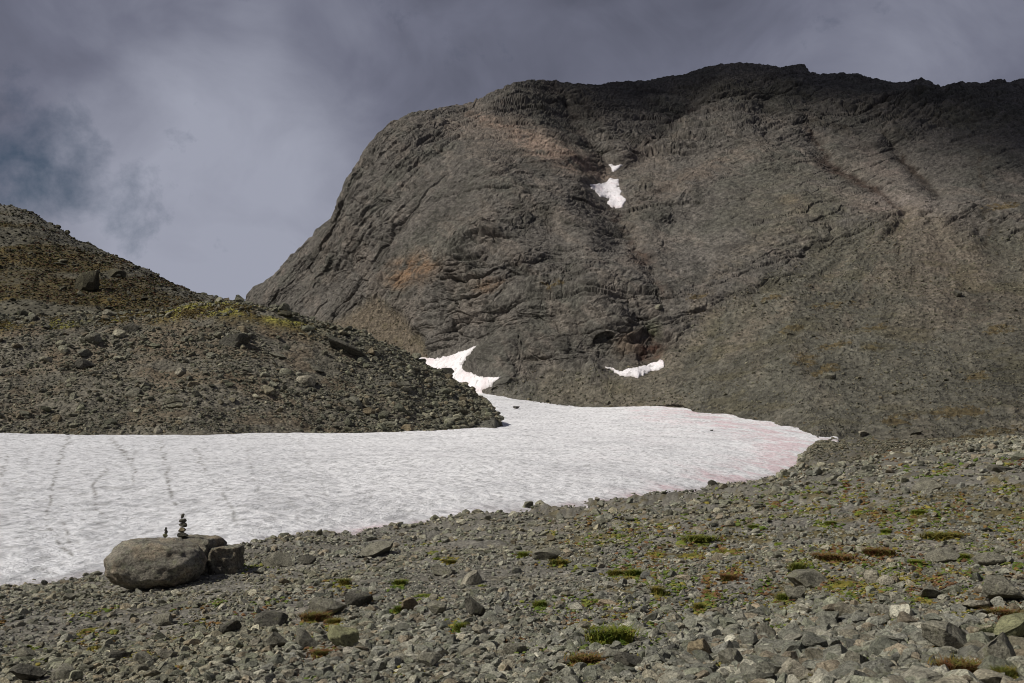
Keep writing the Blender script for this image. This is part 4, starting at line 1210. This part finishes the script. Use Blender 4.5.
# scree stones on the mountain
N4 = 26000
x4 = rng2.uniform(470, 1150, N4); y4 = rng2.uniform(215, 470, N4)
t4 = to_t(x4, y4)
ok = (t4 > -.0) & (sdpoly(x4, y4, SCREE) > -4)
x4, y4 = x4[ok], y4[ok]
P4 = mount_lookup(x4, y4); m4 = P4[:, 1] / FPX
cl4 = fbm(P4, 25, 3, off=90)
rp4 = np.clip(.55 * (rng2.random(len(x4)) + .002) ** (-.27) * (1 + .35 * cl4) * (1 + .5 * sstep(330, 440, y4)), .4, 3.6)
S4, R4 = stone_params(P4, rp4 * m4, rng2); P4[:, 2] += S4[:, 2] * .2
C4 = stone_cols(len(P4), rng2, .74) * [1, .97, .87]
# couloir and cliff-foot stones
x5 = rng2.uniform(320, 470, 1500); y5 = rng2.uniform(300, 368, 1500)
ok = sdpoly(x5, y5, COULOIR) > 0
x5, y5 = x5[ok], y5[ok]; P5 = mount_lookup(x5, y5); m5 = P5[:, 1] / FPX
S5, R5 = stone_params(P5, np.clip(.5 * (rng2.random(len(x5)) + .01) ** (-.3), .4, 2) * m5, rng2)
C5 = stone_cols(len(P5), rng2, .72) * [1.05, .93, .8]

# the largest ones in view become rocks of their own
infr = (px_ > 2) & (px_ < 1022) & (py_ < 681) & (py_ > 440)
order = np.argsort(-np.where(infr, rp, 0))[:178]
fr2x, fr2y = proj(P2)
inf2 = (fr2x > 2) & (fr2y < 440) & (fr2x < 490)
order2 = np.argsort(-np.where(inf2, rp2, 0))[:36]
combos = set(); SKIP = {'ground': [], 'moraine': []}
def auto_label(x, y, colr, flat, where):
    """describe a rock by its nearest landmark rocks"""
    lum = float(np.mean(colr)); tone = 'pale' if lum > .21 else 'dark' if lum < .135 else 'grey'
    shape = 'flat' if flat < .5 else 'blocky' if flat > .72 else 'rough'
    cand = sorted([(math.hypot((x - a) * .8, (y - b) * 1.3), a, b, n) for a, b, n in land_px if n and (('moraine' in n or b < 440) == (where == 'moraine'))])[:9]
    for d, a, b, n in cand:
        dx, dy = x - a, (y - b) * 1.6
        if abs(dx) > abs(dy): rel = 'left of' if dx < 0 else 'right of'
        else: rel = 'behind' if dy < 0 else 'in front of'
        dist = 'close ' if d < 26 else 'some way '
        for adj in ('', ):
            key = (tone, shape, rel, dist, n)
            if key not in combos:
                combos.add(key)
                return f'{tone} {shape} rock {dist}{rel} the {n}'
    return None
for P_, S_, R_, C_, X_, Y_, RP_, idx, mt, wh, grp in (
        (P, S, R, C, px_, py_, rp, order, M_STONE, 'ground', 'rocks strewn over the foreground slope'),
        (P2, S2, R2, C2, fr2x, fr2y, rp2, order2, M_STONE_FAR, 'moraine', 'rocks on the moraine bank')):
    for q in idx:
        lab = auto_label(X_[q], Y_[q], C_[q], S_[q][2] / S_[q][0], wh)
        if lab is None:                                 # stays in the rubble round it
            SKIP[wh].append(q); continue
        add_rock('rock', P_[q], S_[q], R_[q], C_[q], mt, lab, group=grp, seed=int(q) + 5000, sub=4 if RP_[q] > 11 else 3, cuts=11 + int(q) % 6)
rest = np.ones(len(P), bool); rest[order] = False; rest[SKIP['ground']] = True
subs = np.where(rp > 4.2, 3, np.where(rp > 1.9, 2, 1))
merged('gravel', P[rest], rad[rest], S[rest], R[rest], C[rest], subs[rest], M_STONE, 'countless small grey stones covering the foreground slope')
rest = np.ones(len(P2), bool); rest[order2] = False; rest[SKIP['moraine']] = True
merged('rubble', P2[rest], rad2[rest], S2[rest], R2[rest], C2[rest], np.where(rp2[rest] > 2.6, 2, 1), M_STONE_FAR, 'countless stones strewn over the moraine bank')
merged('rubble', P3, None, S3, R3, C3, np.where(rp3 > 2.4, 2, 1), M_STONE_FAR, 'countless dark stones strewn over the mossy hillside')
merged('scree', np.concatenate([P4, P5]), None, np.concatenate([S4, S5]), np.concatenate([R4, R5]), np.concatenate([C4, C5]), np.ones(len(P4) + len(P5), int), M_STONE_FAR, 'countless small stones of the scree below the cliffs')

print('T', 'sky, sun', round(time.time() - T0, 1))
mm_, mnt, mb = newmat('moss_leaves')
_a = nd(mnt, 'ShaderNodeAttribute', attribute_name='Col'); mnt.links.new(_a.outputs['Color'], mb.inputs['Base Color'])
MOSSC = np.array([(.055, .08, .012), (.09, .10, .02), (.10, .06, .02), (.095, .052, .025), (.13, .11, .025), (.07, .09, .02)])
def moss_lumps(name, Pc, pxm, size, rng, cols, label, hgt=.45):
    n = len(Pc); r = size * pxm * rng.uniform(.5, 1.3, n)
    S_ = np.stack([r, r * .9, r * hgt], -1); R_ = rotmats(rng.uniform(0, 6.28, n), rng.normal(0, .2, n), rng.normal(0, .2, n))
    return merged(name, Pc, None, S_, R_, cols, np.ones(n, int), mm_, label)
rg = np.random.default_rng(66)
PX, PS, PCc = [], [], []
for k in range(520):
    while True:
        cx = rg.uniform(0, 1080); cs = rg.uniform(.05, .97)
        if rg.random() < .10 + .9 * float(sstep(480, 700, cx)): break
    n = int(rg.uniform(8, 60)); sx_ = rg.uniform(2, 13); ci = rg.integers(0, len(MOSSC))
    PX.append(cx + rg.normal(0, sx_, n)); PS.append(np.clip(cs + rg.normal(0, .010, n), 0, .99))
    cc = MOSSC[np.where(rg.random(n) < .65, ci, rg.integers(0, len(MOSSC), n))] * rg.uniform(.9, 1.9, (n, 1)); PCc.append(cc)
PX, PS, PCc = np.concatenate(PX), np.concatenate(PS), np.concatenate(PCc)
Pm_ = ground(PX, PS)
KC = {'green': 0, 'bright': 1, 'olive': 4, 'rust': 3, 'yellow': 4, 'pale': 5}
for tx, ty, tw, th, kd, fl_, lb_ in TUFTS:
    Pt = surf_point(G_, tx, ty); pm = Pt[1] / FPX; n = int(12 + tw * 1.6)
    off_ = np.stack([rg.normal(0, tw * .42, n) * pm, rg.normal(0, tw * .5, n) * pm * 1.6, np.full(n, .012)], -1)
    off_[:, 2] += (off_[:, 1] * 0)
    Pq = Pt + off_; qx_, qy_ = proj(Pq)
    # put every lump on the ground below it
    sl = (730 - qy_) / (730 - yNearS(qx_)); Pq = ground(qx_, np.clip(sl, 0, .99))
    Pm_ = np.concatenate([Pm_, Pq]); PCc = np.concatenate([PCc, MOSSC[np.where(rg.random(n) < .6, KC[kd], rg.integers(0, 6, n))] * rg.uniform(.9, 1.8, (n, 1))]); ok = ~near_boulders(*proj(Pm_)); Pm_, PCc = Pm_[ok], PCc[ok]
moss_lumps('moss', Pm_ + [0, 0, .01], Pm_[:, 1] / FPX, 2.6, rg, PCc, 'scattered green and rusty moss growing between the stones')
# moss on the moraine rim and the hillside
x6 = rg.uniform(-120, 345, 26000); s6 = rg.uniform(2.62, 3.02, 26000); P6 = moraine(x6, s6); a6, b6 = proj(P6)
dens = np.exp(-((b6 - yCrest(a6) - 5) / 6) ** 2) * sstep(-.15, .25, fbm(P6, 9, 4, off=43)) * sstep(345, 300, x6)
ok = rg.random(len(x6)) < dens; P6 = P6[ok]; a6 = a6[ok]
yl = 2.2 * (np.exp(-((a6 - 60) / 35) ** 2) * .6 + np.exp(-((a6 - 165) / 45) ** 2) + np.exp(-((a6 - 262) / 40) ** 2)) * sstep(-.1, .2, fbm(P6, 5, 3, off=47))
C6 = np.where((rg.random(len(P6)) < yl)[:, None], np.array([(.27, .25, .07)]), np.array([(.085, .062, .018)])) * rg.uniform(.6, 1.3, (len(P6), 1))
x7 = rg.uniform(-120, 240, 26000); s7 = rg.uniform(.02, 1.9, 26000); P7 = hill(x7, s7); a7, b7 = proj(P7)
q7 = P7 * [1, .5, 2.4]
ok = rg.random(len(x7)) < sstep(-.05, .35, fbm(q7, 26, 5, off=13) + .25 * np.exp(-((b7 - 262 - (a7 * .25)) / 22) ** 2)) * .8
P7 = P7[ok]; C7 = MOSSC[rg.integers(0, 5, len(P7))] * [.75, .62, .8] * rg.uniform(.5, 1.1, (len(P7), 1))
PA = np.concatenate([P6, P7]); moss_lumps('moss', PA, PA[:, 1] / FPX, 1.3, rg, np.concatenate([C6, C7]), 'yellow green moss along the moraine rim and brown moss over the hillside', .6)

# ------------------------------------------------------------------ sky, sun, camera
SUN_EL, SUN_AZ = math.radians(46), math.radians(-106)      # azimuth measured from +Y (view direction) clockwise
sd_ = Vector((math.sin(SUN_AZ) * math.cos(SUN_EL), math.cos(SUN_AZ) * math.cos(SUN_EL), math.sin(SUN_EL)))
# unseen clouds added above the frame so their shadow darkens the mountain top
sdv = np.array(sd_)
_r = np.random.default_rng(88); _v, _f = ICO[3]; CV, CF = [], []; off = 0
lowx = curve([(480, 84), (530, 100), (570, 118), (600, 138), (640, 140), (700, 122), (760, 118), (840, 132), (900, 140), (960, 165), (1024, 195), (1300, 230)], 15)
for k in range(1500):
    cx = _r.uniform(490, 1300); cy = _r.uniform(60, float(lowx(cx)) + 22)
    dd = float(lowx(cx)) + 22 - cy
    if _r.random() > .07 + .34 * (dd / 70) ** 1.1: continue
    Pt = mount_lookup(np.array([cx]), np.array([max(cy, float(ySky(cx)) + 1)]))[0]
    if cy < float(ySky(cx)): Pt = Pt + np.array([0, 60 * _r.random(), 10])
    ctr = Pt + sdv * (1150 - Pt[2]) / sdv[2]
    rr = min(3.5 + dd * .16, 13) * _r.uniform(.6, 1.25)
    V = _v * (1 + .35 * fbm(_v, .8, 3, off=_r.uniform(0, 50)))[:, None] * [rr, rr, rr * .5] + ctr + _r.normal(0, 2, 3)
    CV.append(V); CF.append(_f + off); off += len(V)
M_SHADE_CLOUD, _nt, _b = newmat('shade_cloud_matte'); _b.inputs['Base Color'].default_value = (.8, .8, .8, 1)
tag(obj('shade_cloud', mesh_from('shade_cloud', np.concatenate(CV), np.concatenate(CF), M_SHADE_CLOUD)), 'unseen clouds added out of frame to shade the mountain top', kind='stuff')
world = bpy.data.worlds.new('World'); scene.world = world; world.use_nodes = True
nt = world.node_tree; nt.nodes.clear()
out = nt.nodes.new('ShaderNodeOutputWorld'); bg = nt.nodes.new('ShaderNodeBackground'); bg.inputs[1].default_value = .1
nt.links.new(bg.outputs[0], out.inputs[0])
sky = nt.nodes.new('ShaderNodeTexSky'); sky.sky_type = 'NISHITA'; sky.sun_disc = False
sky.sun_elevation = SUN_EL; sky.sun_rotation = SUN_AZ; sky.altitude = 1400
tc = nt.nodes.new('ShaderNodeTexCoord')
def vdot(d):
    n = nt.nodes.new('ShaderNodeVectorMath'); n.operation = 'DOT_PRODUCT'
    nt.links.new(tc.outputs['Generated'], n.inputs[0]); v = Vector(d).normalized(); n.inputs[1].default_value = v
    return n.outputs['Value']
def dirpx(x, y):
    p = U(x, y, 1.0); return [float(v) for v in p]
def cnoise(scale, det, rough, loc, dist=0., sc=(1, 1, 1)):
    mp = nt.nodes.new('ShaderNodeMapping'); mp.inputs['Location'].default_value = loc; mp.inputs['Scale'].default_value = sc
    nt.links.new(tc.outputs['Generated'], mp.inputs[0])
    n = nt.nodes.new('ShaderNodeTexNoise'); n.inputs['Scale'].default_value = scale; n.inputs['Detail'].default_value = det
    n.inputs['Roughness'].default_value = rough; n.inputs['Distortion'].default_value = dist
    nt.links.new(mp.outputs[0], n.inputs['Vector']); return n.outputs[0]
def blobn(x, y, rad_deg):
    """soft bank of clouds round a direction of the sky"""
    c = math.cos(math.radians(rad_deg))
    return maprange(nt, vdot(dirpx(x, y)), c, 1.0, 0, 1)
n_big = cnoise(2.6, 4, .5, (3.1, .4, 1.7), .3, (1, 1, 1.3))
n_med = cnoise(7, 5, .55, (1.0, 5.0, 2.0), .5, (1, 1, 1.2))
bright = mathn(nt, 'MULTIPLY', blobn(235, 310, 15), .62)
bright = mathn(nt, 'ADD', bright, mathn(nt, 'MULTIPLY', blobn(190, 130, 13), .20))
bright = mathn(nt, 'ADD', bright, mathn(nt, 'MULTIPLY', blobn(350, 90, 8), .12))
bright = mathn(nt, 'ADD', bright, mathn(nt, 'MULTIPLY', maprange(nt, n_big, .3, .7, -.5, .5), .42))
bright = mathn(nt, 'ADD', bright, mathn(nt, 'MULTIPLY', maprange(nt, n_med, .3, .7, -.5, .5), .34))
bright = mathn(nt, 'ADD', bright, mathn(nt, 'MULTIPLY', blobn(960, 60, 9), .10))
bright = mathn(nt, 'SUBTRACT', bright, mathn(nt, 'MULTIPLY', blobn(-60, 10, 14), .12), False)
bright = mathn(nt, 'ADD', bright, .24, True)
cr = nt.nodes.new('ShaderNodeValToRGB'); nt.links.new(bright, cr.inputs[0])
cr.color_ramp.elements[0].color = (.068, .073, .102, 1); cr.color_ramp.elements[1].color = (.335, .35, .425, 1)
e = cr.color_ramp.elements.new(.42); e.color = (.158, .166, .222, 1)
cl = nt.nodes.new('ShaderNodeVectorMath'); cl.operation = 'SCALE'; nt.links.new(cr.outputs[0], cl.inputs[0]); cl.inputs['Scale'].default_value = 10
# gap in the clouds where blue sky shows
gap = mathn(nt, 'ADD', mathn(nt, 'MULTIPLY', blobn(14, 152, 4.8), .85), mathn(nt, 'MULTIPLY', blobn(125, 200, 3.6), .5))
gap = mathn(nt, 'ADD', gap, mathn(nt, 'MULTIPLY', maprange(nt, cnoise(15, 7, .62, (2, 2, 8), .15), .3, .7, -.5, .5), .95))
gap = maprange(nt, gap, .30, 1.0, 0, .75)
skyd = nt.nodes.new('ShaderNodeVectorMath'); skyd.operation = 'MULTIPLY'; nt.links.new(sky.outputs[0], skyd.inputs[0]); skyd.inputs[1].default_value = (.16, .21, .22)
mx_ = nt.nodes.new('ShaderNodeMix'); mx_.data_type = 'RGBA'
nt.links.new(gap, mx_.inputs[0]); nt.links.new(cl.outputs[0], mx_.inputs[6]); nt.links.new(skyd.outputs[0], mx_.inputs[7])
nt.links.new(mx_.outputs[2], bg.inputs[0])

sun = bpy.data.lights.new('sun', 'SUN'); sun.energy = 4.1; sun.angle = math.radians(2.6); sun.color = (1, .95, .87)
so = bpy.data.objects.new('sun', sun); COL.objects.link(so)
so.rotation_euler = sd_.to_track_quat('Z', 'Y').to_euler(); so.location = (-50, 0, 80)

cam = bpy.data.cameras.new('camera'); co = bpy.data.objects.new('camera', cam); COL.objects.link(co)
cam.sensor_width = 36; cam.lens = FPX / W * 36; cam.clip_start = .1; cam.clip_end = 6000
co.location = (0, 0, 0); co.rotation_euler = (math.pi / 2 + PITCH, 0, 0)
scene.camera = co
scene.view_settings.view_transform = 'Standard'; scene.view_settings.look = 'None'
scene.view_settings.exposure = 0; scene.view_settings.gamma = 1
scene.render.engine = 'CYCLES'; scene.cycles.pixel_filter_type = 'BLACKMAN_HARRIS'; scene.cycles.filter_width = 1.0
scene.cycles.max_bounces = 4; scene.cycles.diffuse_bounces = 2
